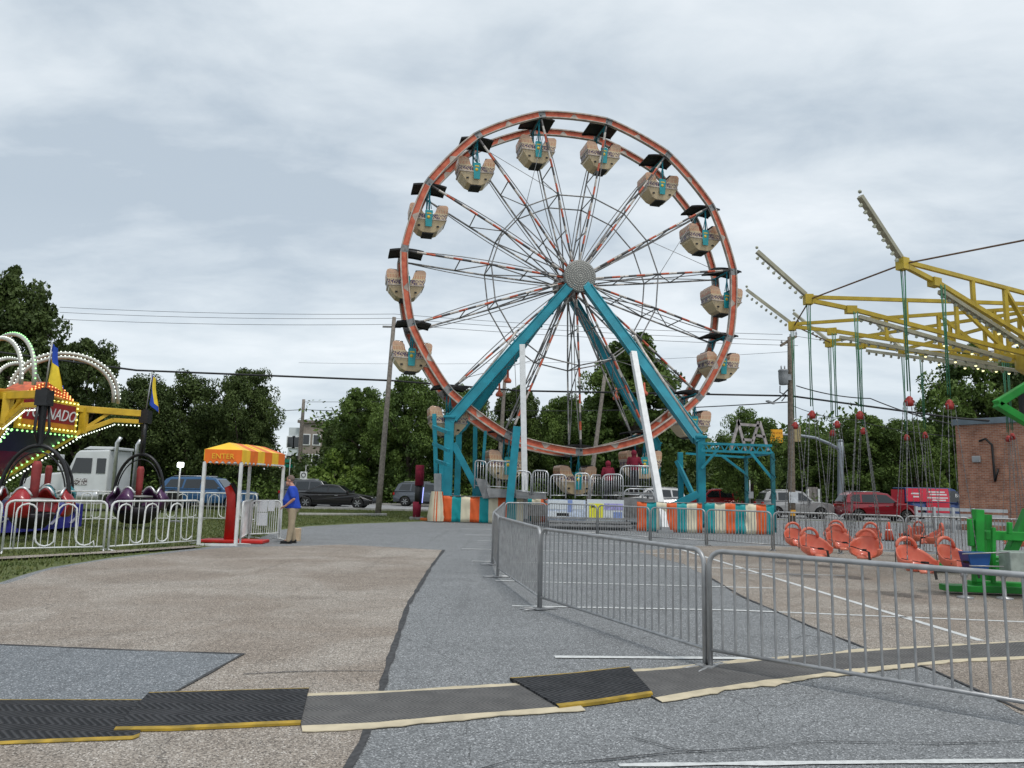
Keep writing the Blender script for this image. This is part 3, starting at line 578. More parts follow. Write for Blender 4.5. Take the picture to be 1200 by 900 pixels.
# ------------------------------------------------------------------ vehicles
def vehicle(loc, rz, L=4.7, Wd=1.85, kind='sedan', col=(.02, .02, .02), label='', cat='car', name='parked_car', two=None, logo=None):
    """front towards local +x"""
    r = empty(name, loc, rz, label, cat, 'cars and vans on the road')
    pm = mat('car_paint', col, .28, .25, .05, 2, coat=.6, spec=.5); h = L/2
    wr = .34 if kind != 'van' else .36; wx1, wx2 = h-.92, -h+.88; belt = {'sedan': .93, 'suv': 1.05, 'van': 1.15}[kind]; Ht = {'sedan': 1.45, 'suv': 1.72, 'van': 2.1}[kind]
    hood = {'sedan': .86, 'suv': 1.02, 'van': 1.15}[kind]
    def arch(cx): return [(cx+(wr+.06)*math.cos(t), max(.22, wr+(wr+.06)*math.sin(t))) for t in [math.pi*i/8 for i in range(9)]]
    low = [(-h+.05, .30)]+list(reversed(arch(wx2)))+list(reversed(arch(wx1)))+[(h-.05, .30), (h, .5), (h-.03, .68), (h-.18, hood-.08), (h-.9, hood+.02), (h-1.35, belt+.02)]
    low += [(-h+.35, belt+.03), (-h+.08, belt-.04), (-h, .62)] if kind != 'sedan' else [(-h+1.0, belt+.05), (-h+.2, belt+.02), (-h+.02, belt-.12), (-h, .6)]
    hw = Wd/2
    tap = lambda x, z, y: math.copysign(hw-max(0, z-.75)*.16-max(0, abs(x)-h+.55)*.28-max(0, .45-z)*.12, y)
    MB().prism(low, -hw, hw, taper=tap).build('body', pm, r, bevel=.03)
    if kind == 'sedan': cab = [(h-1.45, belt-.02), (h-2.15, Ht-.06), (h-2.6, Ht), (-h+1.7, Ht-.02), (-h+.75, belt+.02)]
    elif kind == 'suv': cab = [(h-1.25, belt-.02), (h-1.85, Ht-.08), (h-2.4, Ht), (-h+.6, Ht-.04), (-h+.35, Ht-.16), (-h+.1, belt)]
    else: cab = [(h-1.0, belt-.02), (h-1.7, Ht-.1), (h-2.0, Ht), (-h+.1, Ht-.02), (-h+.02, belt)]
    hc = hw-.05; tc_ = .42 if kind != 'van' else .16
    tap2 = lambda x, z, y: math.copysign(hc-max(0, z-belt)*tc_, y)
    cb = MB().prism(cab, -hc, hc, taper=tap2).build('cabin', [pm], r, bevel=.035)
    # side windows
    def sidewin(poly):
        for s in (-1, 1):
            k = MB(); y = lambda z: s*(hc-max(0, z-belt)*tc_+.006); k.add([(x, y(z), z) for x, z in poly]+[(x, y(z)-s*.02, z) for x, z in poly], [tuple(range(len(poly))), tuple(range(2*len(poly)-1, len(poly)-1, -1))]+[(i, (i+1) % len(poly), (i+1) % len(poly)+len(poly), i+len(poly)) for i in range(len(poly))]); k.build('side_window', glass, r)
    zt = Ht-.13; zb = belt+.05
    if kind == 'sedan': sidewin([(h-1.62, zb), (h-2.2, zt-.02), (h-2.72, zt+.02), (h-2.72, zb)]); sidewin([(h-2.8, zb), (h-2.8, zt+.02), (-h+1.75, zt), (-h+1.05, zb+.03)])
    elif kind == 'suv': sidewin([(h-1.45, zb), (h-1.98, zt-.03), (h-2.55, zt), (h-2.55, zb)]); sidewin([(h-2.63, zb), (h-2.63, zt), (h-3.45, zt-.02), (h-3.5, zb)]); sidewin([(h-3.6, zb+.02), (h-3.56, zt-.02), (-h+.62, zt-.04), (-h+.4, zb+.05)])
    else: sidewin([(h-1.15, zb), (h-1.7, zt-.05), (h-2.15, zt-.05), (h-2.15, zb)])
    # screens
    def screen(a, b, nm):
        (xa, za), (xb, zb_) = a, b; d = Vector((xb-xa, 0, zb_-za)); n = Vector((-d.z, 0, d.x)).normalized(); n = n if n.z > 0 else -n
        k = MB(); f0, f1 = .12, .9; A = Vector((xa, 0, za))+d*f0+n*.02; B = Vector((xa, 0, za))+d*f1+n*.02; ya = hc-.1; yb = hc-.1-(zb_-belt)*tc_
        k.quad((A.x, -ya, A.z), (A.x, ya, A.z), (B.x, yb, B.z), (B.x, -yb, B.z)); k.build(nm, glass, r)
    screen(cab[0], cab[1], 'windscreen'); screen(cab[-1], cab[-2], 'rear_window')
    if kind == 'suv':
        for s in (-1, 1): k = MB(); k.tube([(h-2.3, s*(hc-.36), Ht+.03), (-h+.7, s*(hc-.36), Ht+.02)], .02, 6); k.build('roof_rail', alu, r)
    for cx in (wx1, wx2):
        for s in (-1, 1):
            y = s*(hw-.13); t = MB(); t.lathe([(wr-.12, -.12), (wr-.02, -.12), (wr, -.08), (wr, .08), (wr-.02, .12), (wr-.12, .12)], (cx, y, wr), 20, axis=(0, s, 0)); to = t.build('wheel', tyre, r)
            q = MB(); q.lathe([(wr-.12, .09), (wr-.14, .125), (wr-.16, .10)], (cx, y, wr), 20, axis=(0, s, 0), mi=1)
            for j in range(6):
                a = j*math.pi/3; q.beam((cx, y+s*.12, wr), (cx+math.cos(a)*(wr-.13), y+s*.12, wr+math.sin(a)*(wr-.13)), .05, .03, up=(0, 1, 0))
            q.build('rim', [alloy, black], to)
    hl = mat('headlight', (.7, .7, .68), .15, .3, .05, 5); tl = mat('tail_light', (.35, .01, .01), .25, 0, .1, 5)
    for s in (-1, 1):
        MB().box((h-.16, s*(hw-.32), hood-.2), (.22, .34, .13)).build('headlight', hl, r, bevel=.03); MB().box((-h+.06, s*(hw-.24), belt-.17), (.12, .26, .18)).build('tail_light', tl, r, bevel=.02)
        MB().box((h-1.55, s*(hw+.06), belt+.08), (.12, .2, .14)).build('wing_mirror', pm, r, bevel=.03)
        for dx in (0.15, -.85): MB().box((dx+.1, s*(hw-.022), belt-.14), (.2, .03, .03)).build('door_handle', black if kind == 'van' else alloy, r)
    MB().box((h-.01, 0, .42), (.05, Wd*.55, .16)).build('grille', black, r); MB().box((0, 0, .27), (L-1.0, Wd-.2, .12)).build('underbody', black, r)
    return r, pm, tap, tap2, h, belt, Ht, hc, tc_
def on_road(px0, px1, yb):
    a, b = G(px0, yb), G(px1, yb); return (a+b)/2, (b-a).length
c, l = on_road(192, 276, 597); vehicle((c.x, c.y+1, 0), 0, 4.9, 1.95, 'suv', (.03, .10, .22), 'blue suv behind the striped entrance canopy', 'suv')
c, l = on_road(311, 374, 595.5); vehicle((c.x, c.y+5.2, 0), 0, 4.6, 1.85, 'suv', (.07, .073, .08), 'dark grey suv half hidden behind the man in blue', 'suv')
c, l = on_road(348, 434, 595.3); vehicle((c.x, c.y, 0), 0, 4.95, 1.85, 'sedan', (.012, .011, .012), 'black sedan on the road right of the man in blue')
c, l = on_road(455, 540, 594); vehicle((c.x, c.y+1, 0), 0, 4.8, 1.95, 'suv', (.07, .08, .095), 'grey suv behind the maroon and black post', 'suv')
c, l = on_road(893, 966, 607.2); vehicle((c.x, c.y, 0), 0, 4.5, 1.85, 'suv', (.27, .27, .27), 'silver grey suv behind the transformer pole', 'suv')
c, l = on_road(995, 1073, 611); vehicle((c.x, 45.9, 0), -.03, 4.6, 1.85, 'suv', (.22, .008, .018), 'dark red suv parked behind the swing chains', 'suv')
c, l = on_road(1044, 1123, 607)
v = vehicle(((1083-600)/870*50.2, 49.0, 0), 0, 5.0, 2.0, 'van', (.02, .05, .17), 'red and blue panel van with white lettering beside the brick building', 'van', 'parked_van')
rt, pm, tap, tap2, h, belt, Ht, hc, tc_ = v; pinkred = mat('van_red_wrap', (.58, .03, .06), .35, 0, .05, 2, coat=.4)
for s in (-1, 1):
    k = MB(); y0 = hc+.008; poly = [(-h+.06, belt+.05), (.35, belt+.05), (.35, Ht-.05), (-h+.14, Ht-.07)]
    k.add([(x, s*(hc-max(0, z-belt)*tc_+.008), z) for x, z in poly], [(0, 1, 2, 3)]); poly = [(-h+.95+.35, .5), (.3, .5), (.3, belt-.0), (-h+.95+.35, belt-.0)]
    k.add([(x, s*(hc+.062), z) for x, z in poly], [(0, 1, 2, 3)]); wo_ = k.build('red_wrap', pinkred, rt, flipfix=False)
MB().box((-h-.0, 0, 1.3), (.03, 1.6, 1.3)).build('rear_wrap', pinkred, rt)
k = MB()
for j, (x0, x1, z) in enumerate(((-1.0, .1, 1.82), (-.9, .2, 1.66), (-1.1, .25, 1.45), (-.8, .1, 1.3), (-2.1, -1.5, 1.7), (-2.0, -1.6, 1.5))):
    yy = -(hc-max(0, z-belt)*tc_+.014); k.add([(x0, yy, z-.04), (x1, yy, z-.04), (x1, yy, z+.05), (x0+.05, yy, z+.05)], [(0, 1, 2, 3)])
k.build('lettering', white, rt, flipfix=False)
for tx, tz, sz, st in ((.95, 1.62, .32, 'Bay'),):
    t = text_part('lettering', st, sz, white, rt, Vector(rt.location)+Vector((tx, -(hc-max(0, tz-belt)*tc_+.02), tz)), (1, 0, 0), (0, 0, 1), ext=.002)
c, l = on_road(736, 790, 601); vehicle((c.x, c.y, 0), math.pi, 4.6, 1.85, 'suv', (.45, .45, .45), 'white suv seen under the teal brace of the wheel', 'suv')
c, l = on_road(800, 845, 600.5); vehicle((c.x+1.0, c.y+1, 0), math.pi, 4.4, 1.85, 'suv', (.30, .012, .015), 'red suv with roof rails seen through the teal gantry', 'suv')
# white truck tractor
tc0 = G(100, 607); tk = empty('truck', (P(100, 590, 36).x, 36, 0), math.pi, 'white long-nosed truck cab parked behind the yellow ride', 'truck')
twhite = mat('truck_white', (.62, .64, .65), .35, 0, .08, 1.5, coat=.3)
MB().prism([(.2, .55), (2.6, .55), (2.75, .8), (2.7, 1.35), (2.3, 1.62), (.2, 1.85)], -.75, .75, taper=lambda x, z, y: y*(1-max(0, x-1.5)*.12)).build('hood', twhite, tk, bevel=.08)
MB().prism([(-1.5, .75), (.35, .75), (.35, 1.9), (.05, 2.65), (-.1, 2.8), (-1.5, 2.85)], -1.1, 1.1).build('cab', twhite, tk, bevel=.06)
MB().prism([(-1.6, 2.86), (-.2, 2.86), (-.5, 3.0), (-1.6, 3.0)], -1.0, 1.0).build('roof_fairing', twhite, tk, bevel=.03)
for s in (-1, 1):
    MB().prism([(-.75, 1.75), (.2, 1.75), (.0, 2.45), (-.75, 2.45)], s*1.105, s*1.125).build('side_window', glass, tk); MB().prism([(-1.4, 1.75), (-.98, 1.75), (-.98, 2.45), (-1.4, 2.45)], s*1.105, s*1.125).build('side_window', glass, tk)
    MB().box((-.3, s*1.112, 1.35), (.6, .02, .3)).build('door_mark', mat('door_mark', (.12, .1, .1), .6, 0, .6, 14, col2=(.6, .6, .6), lo=.48, hi=.52), tk)
    MB().box((.55, s*1.35, 2.2), (.12, .3, .75)).build('mirror', twhite, tk, bevel=.03)
    for x in (1.9, -2.6, -3.7):
        t = MB(); t.lathe([(.3, -.14), (.5, -.14), (.52, -.1), (.52, .1), (.5, .14), (.3, .14)], (x, s*.9, .52), 22, axis=(0, s, 0)); to = t.build('wheel', tyre, tk); MB().lathe([(.3, .05), (.3, .1), (.12, .14), (.1, .2)], (x, s*.9, .52), 16, axis=(0, s, 0)).build('rim', alloy, to)
    k = MB(); k.tube([(-1.75, s*.95, .9), (-1.75, s*.95, 3.2), (-1.9, s*.95, 3.45)], .09, 10); k.build('exhaust_stack', alu, tk)
    MB().lathe([(.28, -.6), (.3, -.55), (.3, .55), (.28, .6)], (-.6, s*1.0, .7), 14, axis=(1, 0, 0)).build('fuel_tank', alu, tk)
k = MB(); k.quad((.372, -.95, 1.95), (.372, .95, 1.95), (.09, .95, 2.62), (.09, -.95, 2.62)); k.build('windscreen', glass, tk); MB().box((-2.6, 0, .85), (3.6, .8, .25)).build('chassis', black, tk)
MB().box((2.78, 0, 1.1), (.06, 1.1, .7)).build('grille', alu, tk); MB().box((2.85, 0, .6), (.2, 2.1, .35)).build('bumper', alu, tk, bevel=.03)
# ------------------------------------------------------------------ ferris wheel
TH = R(12.7); NX = Vector((math.sin(TH), -math.cos(TH), 0)); AX = Vector((math.cos(TH), math.sin(TH), 0)); UZ = Vector((0, 0, 1))
C0 = Vector((2.771, 34.9, 11.372)); RW = 8.35; HS = .91; RP = 8.02
FW = empty('ferris_wheel', (C0.x, C0.y, 0), 0, 'big orange and teal ferris wheel with cream gondolas under black canopies', 'ferris wheel')
def WP(ang, r, n): return C0 + AX*(math.sin(ang)*r) + UZ*(math.cos(ang)*r) + NX*n
redstr = mat('worn_orange_stripe', (.50, .10, .05), .55, 0, .3, 6); palestr = mat('worn_pale_stripe', (.48, .44, .40), .5, .2, .25, 6); darkstr = mat('dark_spoke', (.09, .085, .085), .5, .3, .2, 6)
rimcream = mat('rim_cream', (.42, .36, .31), .55, .1, .25, 4)
NS = 150; A0 = R(10.2)
def rimr(a):
    q = ((a-A0)/R(24)) % 1; return RW*(1-.010*(1-(2*q-1)**2))
for n in (HS, -HS):
    k = MB(); vs = []; fs = []; ms = []
    # profile: inner flange, orange web, outer flange
    prof = [(-.35, .09), (-.35, -.09), (-.31, -.09), (-.31, -.02), (-.06, -.02), (-.06, -.09), (0, -.09), (0, .09), (-.06, .09), (-.06, .02), (-.31, .02), (-.31, .09)]; npf = len(prof)
    for i in range(NS):
        a = 2*math.pi*i/NS; r = rimr(a)
        for dr, dn in prof: vs.append(WP(a, r+dr, n+dn))
    mid = lambda a: abs((((a-A0)/R(24)) % 1)-.5)
    for i in range(NS):
        a = 2*math.pi*(i+.5)/NS
        for j in range(npf):
            j2 = (j+1) % npf; fs.append((i*npf+j, ((i+1) % NS)*npf+j, ((i+1) % NS)*npf+j2, i*npf+j2))
            q = ((a-A0)/R(24)) % 1; mm = 0 if j in (3, 9) else 1
            if min(q, 1-q) < .03: mm = 2
            ms.append(mm)
    b0 = len(k.v); k.v += [tuple(v) for v in vs]; k.f += fs; k.m += ms; k.sm += [False]*len(fs)
    for i in range(15):
        for dq in (.5,):
            a = A0+R(24)*(i+dq); r = rimr(a)
            k.add([WP(a-R(1.6), r-.30, n-.023), WP(a+R(1.6), r-.30, n-.023), WP(a+R(.3), r-.1, n-.023), WP(a-R(.3), r-.1, n-.023)], [(0, 1, 2, 3)], 1)
            k.add([WP(a-R(1.6), r-.30, n+.023), WP(a+R(1.6), r-.30, n+.023), WP(a+R(.3), r-.1, n+.023), WP(a-R(.3), r-.1, n+.023)], [(0, 1, 2, 3)], 1)
    k.build('rim', [orange, rimcream, dsteel], FW, True)
# small clear bulbs round the front rim's inner flange
bulbm = mat('bulb_glass', (.75, .72, .62), .25, 0, .08, 9, emit=(1, .9, .7), es=.05)
# spokes: one truss per gondola, near and far chord with ties
for i in range(15):
    a = A0+R(24)*i; k = MB()
    for n, st in ((HS, True), (-HS, False)):
        nn = 18; pts = [WP(a, .55+(RW-.35-.55)*j/nn, (n*.75)+(n-n*.75)*min(1, j/nn*2)) for j in range(nn+1)]
        sm = [(0 if j % 3 == 0 else 1 if j % 3 == 1 else 2) for j in range(nn+1)] if st else [(3 if j % 5 else 1) for j in range(nn+1)]
        k.tube(pts, .054 if st else .045, 6, segmats=sm)
        # second chord from the rim pivot, closing on the hub further round
        pts = [WP(a+R(3.6)*(1 if n > 0 else -1)*(1-j/nn)*1.4, .6+(RW-1.0)*j/nn*1.0, n*.8+(n*.2)*j/nn) for j in range(nn+1)]
        k.tube(pts, .024, 5, mi=3)
    for rr2 in (2.4, 4.15, 5.6): k.tube([WP(a, rr2, HS*.95), WP(a, rr2, -HS*.95)], .03, 5, mi=3)
    k.tube([WP(a, 4.15, HS*.97), WP(a, .8, -HS*.75)], .032, 5, mi=3); k.tube([WP(a, 4.15, -HS*.97), WP(a, .8, HS*.75)], .032, 5, mi=3)
    k.tube([WP(a, 4.15, HS*.97), WP(a, 5.6, -HS)], .026, 5, mi=3)
    k.tube([WP(a, RW-.25, HS+.02), WP(a, RW-.25, -HS-.02)], .05, 6, mi=2)
    k.build('spoke', [redstr, palestr, darkstr, dsteel], FW, True)
for n in (HS, -HS):
    k = MB(); k.tube([WP(A0+R(24)*i, 4.15, n*.96) for i in range(15)], .034, 6, True, flat=True); k.build('inner_ring', dsteel, FW, True)
# thin rods crossing between spokes
for i in (2, 5, 8, 13): k = MB(); a = A0+R(24)*i; k.tube([WP(a, 7.3, HS), WP(a+R(24), 4.2, HS)], .014, 5); k.tube([WP(a+R(24), 7.3, HS), WP(a, 4.2, HS)], .014, 5); k.build('tie_rod', dsteel, FW, True)
# hub
k = MB(); k.lathe([(.42, -1.4), (.42, 1.2)], C0, 20, axis=NX); k.lathe([(.6, -1.0), (.7, -.95), (.7, -.8), (.5, -.75)], C0, 24, axis=NX); k.lathe([(.5, .75), (.68, .8), (.68, .95), (.6, 1.0)], C0, 24, axis=NX); k.build('hub', dsteel, FW, True)
k = MB(); HN = 1.36; k.lathe([(.70, HN-.14), (.77, HN-.12), (.77, HN-.02), (.74, HN)], C0, 40, axis=NX)
for rr3, cnt in ((.06, 6), (.17, 13), (.28, 20), (.39, 28), (.50, 35), (.61, 42), (.70, 48)):
    for j in range(cnt): k.ico(WP(2*math.pi*j/cnt, rr3, HN+.02), .021, 1)
k.build('hub_disc', [mat('hub_disc_paint', (.20, .20, .19), .5, .1, .12, 5), mat('bulb_white', (.78, .76, .68), .3, 0, .05, 5)], FW, True)
# A-frames: two legs in front, two behind
fl = P(527, 494, 32.8); fr = P(821, 518, 29.4); bl = P(538, 505, 38.6); br_ = P(770, 524, 38.6)
for p, n, off, mm in ((fl, 1.14, -.36, 0), (fr, 1.14, .36, 0), (bl, -1.14, -.36, 1), (br_, -1.14, .36, 1)):
    top = C0+NX*n+AX*off*.9+UZ*(-.35); k = MB(); k.beam(top, p, .34, .40, up=(0, 1, 0), w1=.38, h1=.42)
    d = (p-top); a_, b_ = k.frame(top, p, (0, 1, 0))
    k.beam(top+d*.03+a_*.19, p-d*.02+a_*.21, .05, .5, up=(0, 1, 0)); k.beam(top+d*.03-a_*.19, p-d*.02-a_*.21, .05, .5, up=(0, 1, 0))
    for t in (.2, .45, .7): q = top+d*t; k.tube([q+a_*.28, q-a_*.28], .06, 6)
    k.build('leg', teal, FW, True, bevel=.015)
    k = MB(); s_ = 1 if off > 0 else -1; k.tube([top+d*.45+UZ*.6+AX*s_*.1, top+d*.55+UZ*.55, p+UZ*.35-AX*s_*.1], .06, 6); k.build('conduit', palestr, FW, True)
k = MB(); k.lathe([(.5, .98), (.5, 1.3)], C0+UZ*-.05, 20, axis=NX); k.lathe([(.5, -1.3), (.5, -.98)], C0+UZ*-.05, 20, axis=NX); k.build('bearing', teal, FW, True)
# posts under the legs
def post(p, w=.52, to=.25, nm='post'):
    k = MB(); k.box((p.x, p.y, (p.z+.25+to)/2), (w, w, p.z+.25-to)); k.box((p.x, p.y, to+.1), (w+.2, w+.2, .12)); k.box((p.x, p.y, p.z+.2), (w+.14, w+.14, .1)); return k.build(nm, teal, FW, True, bevel=.015)
post(fl, .40, .2); post(fr, .30); post(bl, .3); post(br_, .3)
def tbeam(a, b, w=.26, nm='brace', m_=teal): k = MB(); k.beam(a, b, w, w); return k.build(nm, m_, FW, True, bevel=.01)
tbeam(P(531, 520, 32.8), P(567, 588, 32.8), .27); tbeam(P(525, 588, 32.8), P(570, 588, 32.8), .26)
tbeam(P(818, 579, 29), P(782, 596, 29.2), .28); tbeam(P(812, 580, 30.5), P(793, 540, 31), .16)
for q0, q1, y, w in (((509, 485), (512, 585), 32.9, .18), ((517, 540), (518, 585), 32.6, .2), ((606, 500), (597, 590), 31, .32), ((557, 500), (556, 588), 36, .2), ((797, 530), (798, 592), 31, .2), ((569, 505), (566, 545), 34, .14)):
    tbeam(P(*q0, y), P(*q1, y), w, 'post')
MB().beam(P(513, 555, 32.3), P(513, 592, 32.3), .34, .3).build('control_box', grey, FW, True, bevel=.02)
tbeam(P(508, 500, 32.6), P(526, 507, 31.2), .16); tbeam(P(508, 520, 32.6), P(526, 528, 31.2), .14); tbeam(P(511, 540, 32.6), P(526, 545, 31.2), .14)
# trailer deck under it
k = MB(); k.box((C0.x+.6, 34.8, .55), (13.2, 2.4, .5)); k.build('trailer_chassis', dsteel, FW, True)
for a_, b_ in ((fl, bl), (fr, br_)): k = MB(); k.beam((a_.x, a_.y, .3), (b_.x, b_.y, .3), .4, .3); k.build('outrigger', teal, FW, True)
# drive: orange beacon lamps on the legs
for q in ((585, 462, 34.2), (595, 446, 33.6), (755, 461, 33.6), (722, 466, 37)):
    c = P(*q); k = MB(); k.lathe([(.15, -.1), (.18, -.02), (.15, .05), (.06, .14), (.04, .5)], c, 14); k.build('beacon_lamp', orange, FW, True)
# white stay poles
for a_, b_, nm in ((P(612, 404, 32.5), G(615.5, 614), ''), (P(742, 413, 31.4), G(779, 624.5), '')):
    k = MB(); k.beam(a_, b_+UZ*.12, .25, .25); so = k.build('stay_pole', white, FW, True, bevel=.01); k = MB(); k.box((b_.x, b_.y, .06), (.55, .45, .1)); k.box((b_.x, b_.y, .16), (.3, .3, .12)); k.build('foot_plate', grey, so, True)
# teal gantry at the right
gz = P(860, 531, 28.6).z; gL = P(822, 528, 29); gR = P(905, 531, 28.2); gB = P(874, 536, 31.5)
for p in (gR, gB): 
    k = MB(); k.beam((p.x, p.y, .1), (p.x, p.y, gz), .13, .13)
    for j in range(9): k.beam((p.x-.08, p.y-.08, .4+j*.32), (p.x+.08, p.y-.08, .4+j*.32+(.16 if j % 2 else -.16)), .03, .03)
    k.build('gantry_post', mat('dark_teal', (.02, .13, .15), .5, .1, .2, 4), FW, True)
for a_, b_ in ((gL, gR), (gL+Vector((0, 2.6, 0)), gB), (gB, gR), (gL+UZ*.28, gR+UZ*.28)):
    k = MB(); k.beam((a_.x, a_.y, a_.z), (b_.x, b_.y, b_.z), .09, .09); k.build('gantry_beam', teal, FW, True)
k = MB()
for j in range(9): k.beam(gL.lerp(gR, j/9), gL.lerp(gR, (j+.5)/9)+UZ*.28, .05, .05); k.beam(gL.lerp(gR, (j+.5)/9)+UZ*.28, gL.lerp(gR, (j+1)/9), .05, .05)
k.build('gantry_lattice', teal, FW, True)
tbeam(gL.lerp(gR, .22), gL+UZ*-.7, .1); tbeam(gL.lerp(gR, .7), gR+UZ*-1.0, .1); tbeam(gB+UZ*-.7, gB.lerp(gL+Vector((0, 2.6, 0)), .4), .1)
k = MB()
for q0, q1 in (((866, 492), (856, 528)), ((864, 492), (874, 528)), ((889, 494), (879, 528)), ((890, 494), (900, 528)), ((884, 510), (896, 512)), ((865, 497), (890, 499)), ((870, 515), (882, 516))):
    k.beam(P(*q0, 29.4), P(*q1, 29.4), .1, .1)
k.build('lattice_top', mat('pale_lattice', (.36, .32, .31), .6, .1, .3, 5), FW, True)
# gondolas -----------------------------------------------------------
def gondmat():
    M_ = bpy.data.materials.new('gondola_cream_graphics'); M_.use_nodes = True; nt = M_.node_tree; N = nt.nodes; L = nt.links; b = N['Principled BSDF']; b.inputs['Roughness'].default_value = .42; b.inputs['Coat Weight'].default_value = .2
    tc = N.new('ShaderNodeTexCoord'); sp = N.new('ShaderNodeSeparateXYZ'); L.new(tc.outputs['Object'], sp.inputs[0])
    def mth(op, a, b_):
        n = N.new('ShaderNodeMath'); n.operation = op
        for i, x in enumerate((a, b_)):
            if isinstance(x, (int, float)): n.inputs[i].default_value = x
            else: L.new(x, n.inputs[i])
        return n.outputs[0]
    def band(z0, z1): return mth('MULTIPLY', mth('GREATER_THAN', sp.outputs[2], z0), mth('LESS_THAN', sp.outputs[2], z1))
    mp = N.new('ShaderNodeMapping'); L.new(tc.outputs['Object'], mp.inputs[0]); mp.inputs['Scale'].default_value = (7, 2, 4.5); n = N.new('ShaderNodeTexNoise'); n.inputs['Scale'].default_value = 1.6; n.inputs['Detail'].default_value = 2; n.inputs['Distortion'].default_value = 1.5; L.new(mp.outputs[0], n.inputs['Vector'])
    wv = N.new('ShaderNodeTexWave'); wv.inputs['Scale'].default_value = 3.6; wv.inputs['Distortion'].default_value = 3; wv.inputs['Detail'].default_value = 1; L.new(tc.outputs['Object'], wv.inputs['Vector'])
    def mixc(fac, a, col):
        mx = N.new('ShaderNodeMix'); mx.data_type = 'RGBA'; L.new(fac, mx.inputs[0]); 
        if isinstance(a, tuple): mx.inputs[6].default_value = a
        else: L.new(a, mx.inputs[6])
        mx.inputs[7].default_value = col; return mx.outputs[2]
    c = mixc(mth('MULTIPLY', band(-1.31, -.78), .0), (.60, .47, .29, 1), (.5, .4, .25, 1))
    c = mixc(mth('MULTIPLY', band(-1.30, -1.11), mth('MULTIPLY', mth('GREATER_THAN', wv.outputs[0], .42), .8)), c, (.45, .13, .07, 1))
    c = mixc(mth('MULTIPLY', band(-1.68, -1.36), mth('GREATER_THAN', n.outputs[0], .49)), c, (.07, .035, .09, 1))
    c = mixc(mth('MULTIPLY', band(-1.09, -.86), .55), c, (.50, .22, .16, 1))
    n2 = N.new('ShaderNodeTexNoise'); n2.inputs['Scale'].default_value = 9; L.new(tc.outputs['Object'], n2.inputs['Vector'])
    c = mixc(mth('MULTIPLY', mth('GREATER_THAN', n2.outputs[0], .62), .35), c, (.3, .25, .2, 1))
    L.new(c, b.inputs['Base Color']); return M_
gm = gondmat(); tealp = mat('teal_panel', (.01, .27, .30), .4, 0, .1, 4, coat=.2)
yel = mat('yellow_emblem', (.62, .45, .05), .5, 0, .3, 20)
def make_gondola():
    k = MB()
    # tub: outer shell, origin at the pivot
    half = [(.28, -2.14), (.52, -2.04), (.86, -1.64), (.92, -1.50), (1.02, -1.05), (1.04, -.82), (.99, -.72), (.90, -.68), (.56, -.72), (.42, -.84), (.36, -1.08), (.26, -1.2)]
    poly = half+[(-x, z) for x, z in reversed(half)]
    tp = lambda x, z, y: math.copysign(abs(y)-max(0, -1.5-z)*.30-max(0, z+.9)*.12, y)
    k.prism(poly, -.66, .66, taper=tp)
    # raised side panels closing the seats
    g = k.build('gondola', gm, None, bevel=.018)
    k = MB(); k.box((0, 0, -2.17), (.60, .9, .06)); k.build('floor_panel', black, g)
    k = MB(); k.prism([(-.945, -1.53), (.945, -1.53), (.975, -1.46), (-.975, -1.46)], -.69, .69); k.build('ledge', rimcream, g)
    for s in (-1, 1): k = MB(); k.prism([(s*.48, -.735), (s*.88, -.70), (s*.88, -.64), (s*.5, -.66)], -.50, .50); k.build('seat_padding', black, g)
    for s in (-1, 1):
        # seat-back ledge stripe and the steps on the hull
        k = MB(); k.prism([(s*.97, -1.26), (s*1.01, -1.24), (s*1.03, -1.14), (s*1.0, -1.12)], -.62, .62); k.build('bumper_strip', rimcream, g)
        k = MB(); k.box((s*.5, -.60, -1.84), (.13, .03, .08)); k.build('hull_step', black, g)
    for s in (-1, 1):
        k = MB(); k.prism([(-.17, -1.9), (.17, -1.9), (.21, -1.08), (.17, -1.0), (-.17, -1.0), (-.21, -1.08)], s*.665, s*.70); d = k.build('door', tealp, g, bevel=.015)
        
        k = MB(); k.lathe([(.09, .0), (.09, .012)], (-.02, s*.70, -1.4), 10, axis=(0, s, 0)); k.box((0, s*.705, -1.2), (.24, .012, .07)); 
        me = k.build('emblem', yel, g)
    k = MB(); k.tube([(0, -.66, -.02), (0, -.66, -1.2)], .045, 8); k.tube([(0, .66, -.02), (0, .66, -1.2)], .045, 8); k.tube([(0, -1.1, 0), (0, 1.1, 0)], .05, 8); k.tube([(-.12, -.66, -1.1), (0, -.66, -.35), (.12, -.66, -1.1)], .025, 6); k.build('hanger', teal, g)
    k = MB(); vs = []; n = 12
    for i in range(n+1):
        x = -.9+1.8*i/n; z = .20-.10*(x/.9)**2
        for y in (-.72, .72): vs += [(x, y, z), (x, y, z+.045)]
    fs = []
    for i in range(n):
        a = 4*i; b = 4*(i+1); fs += [(a, a+2, b+2, b), (a+1, b+1, b+3, a+3), (a, b, b+1, a+1), (a+2, a+3, b+3, b+2)]
    fs += [(0, 1, 3, 2), (4*n, 4*n+2, 4*n+3, 4*n+1)]; k.add(vs, fs)
    for y in (-.72, .72):
        k.prism([(-.9, .05), (-.9, .11), (-.5, .18), (0, .215), (.5, .18), (.9, .11), (.9, .05), (.5, .11), (0, .15), (-.5, .11)], y-.02, y+.02)
    k.build('canopy', black, g)
    for o in [g]+[c for c in g.children if c.name.split('.')[0] in ('floor_panel', 'ledge', 'seat_padding', 'bumper_strip', 'hull_step', 'door', 'emblem')]: o.data.transform(Matrix.Translation((0, 0, -.16)))
    g.scale = (.86, .86, .90); return g
g0 = make_gondola(); grnd = random.Random(5)
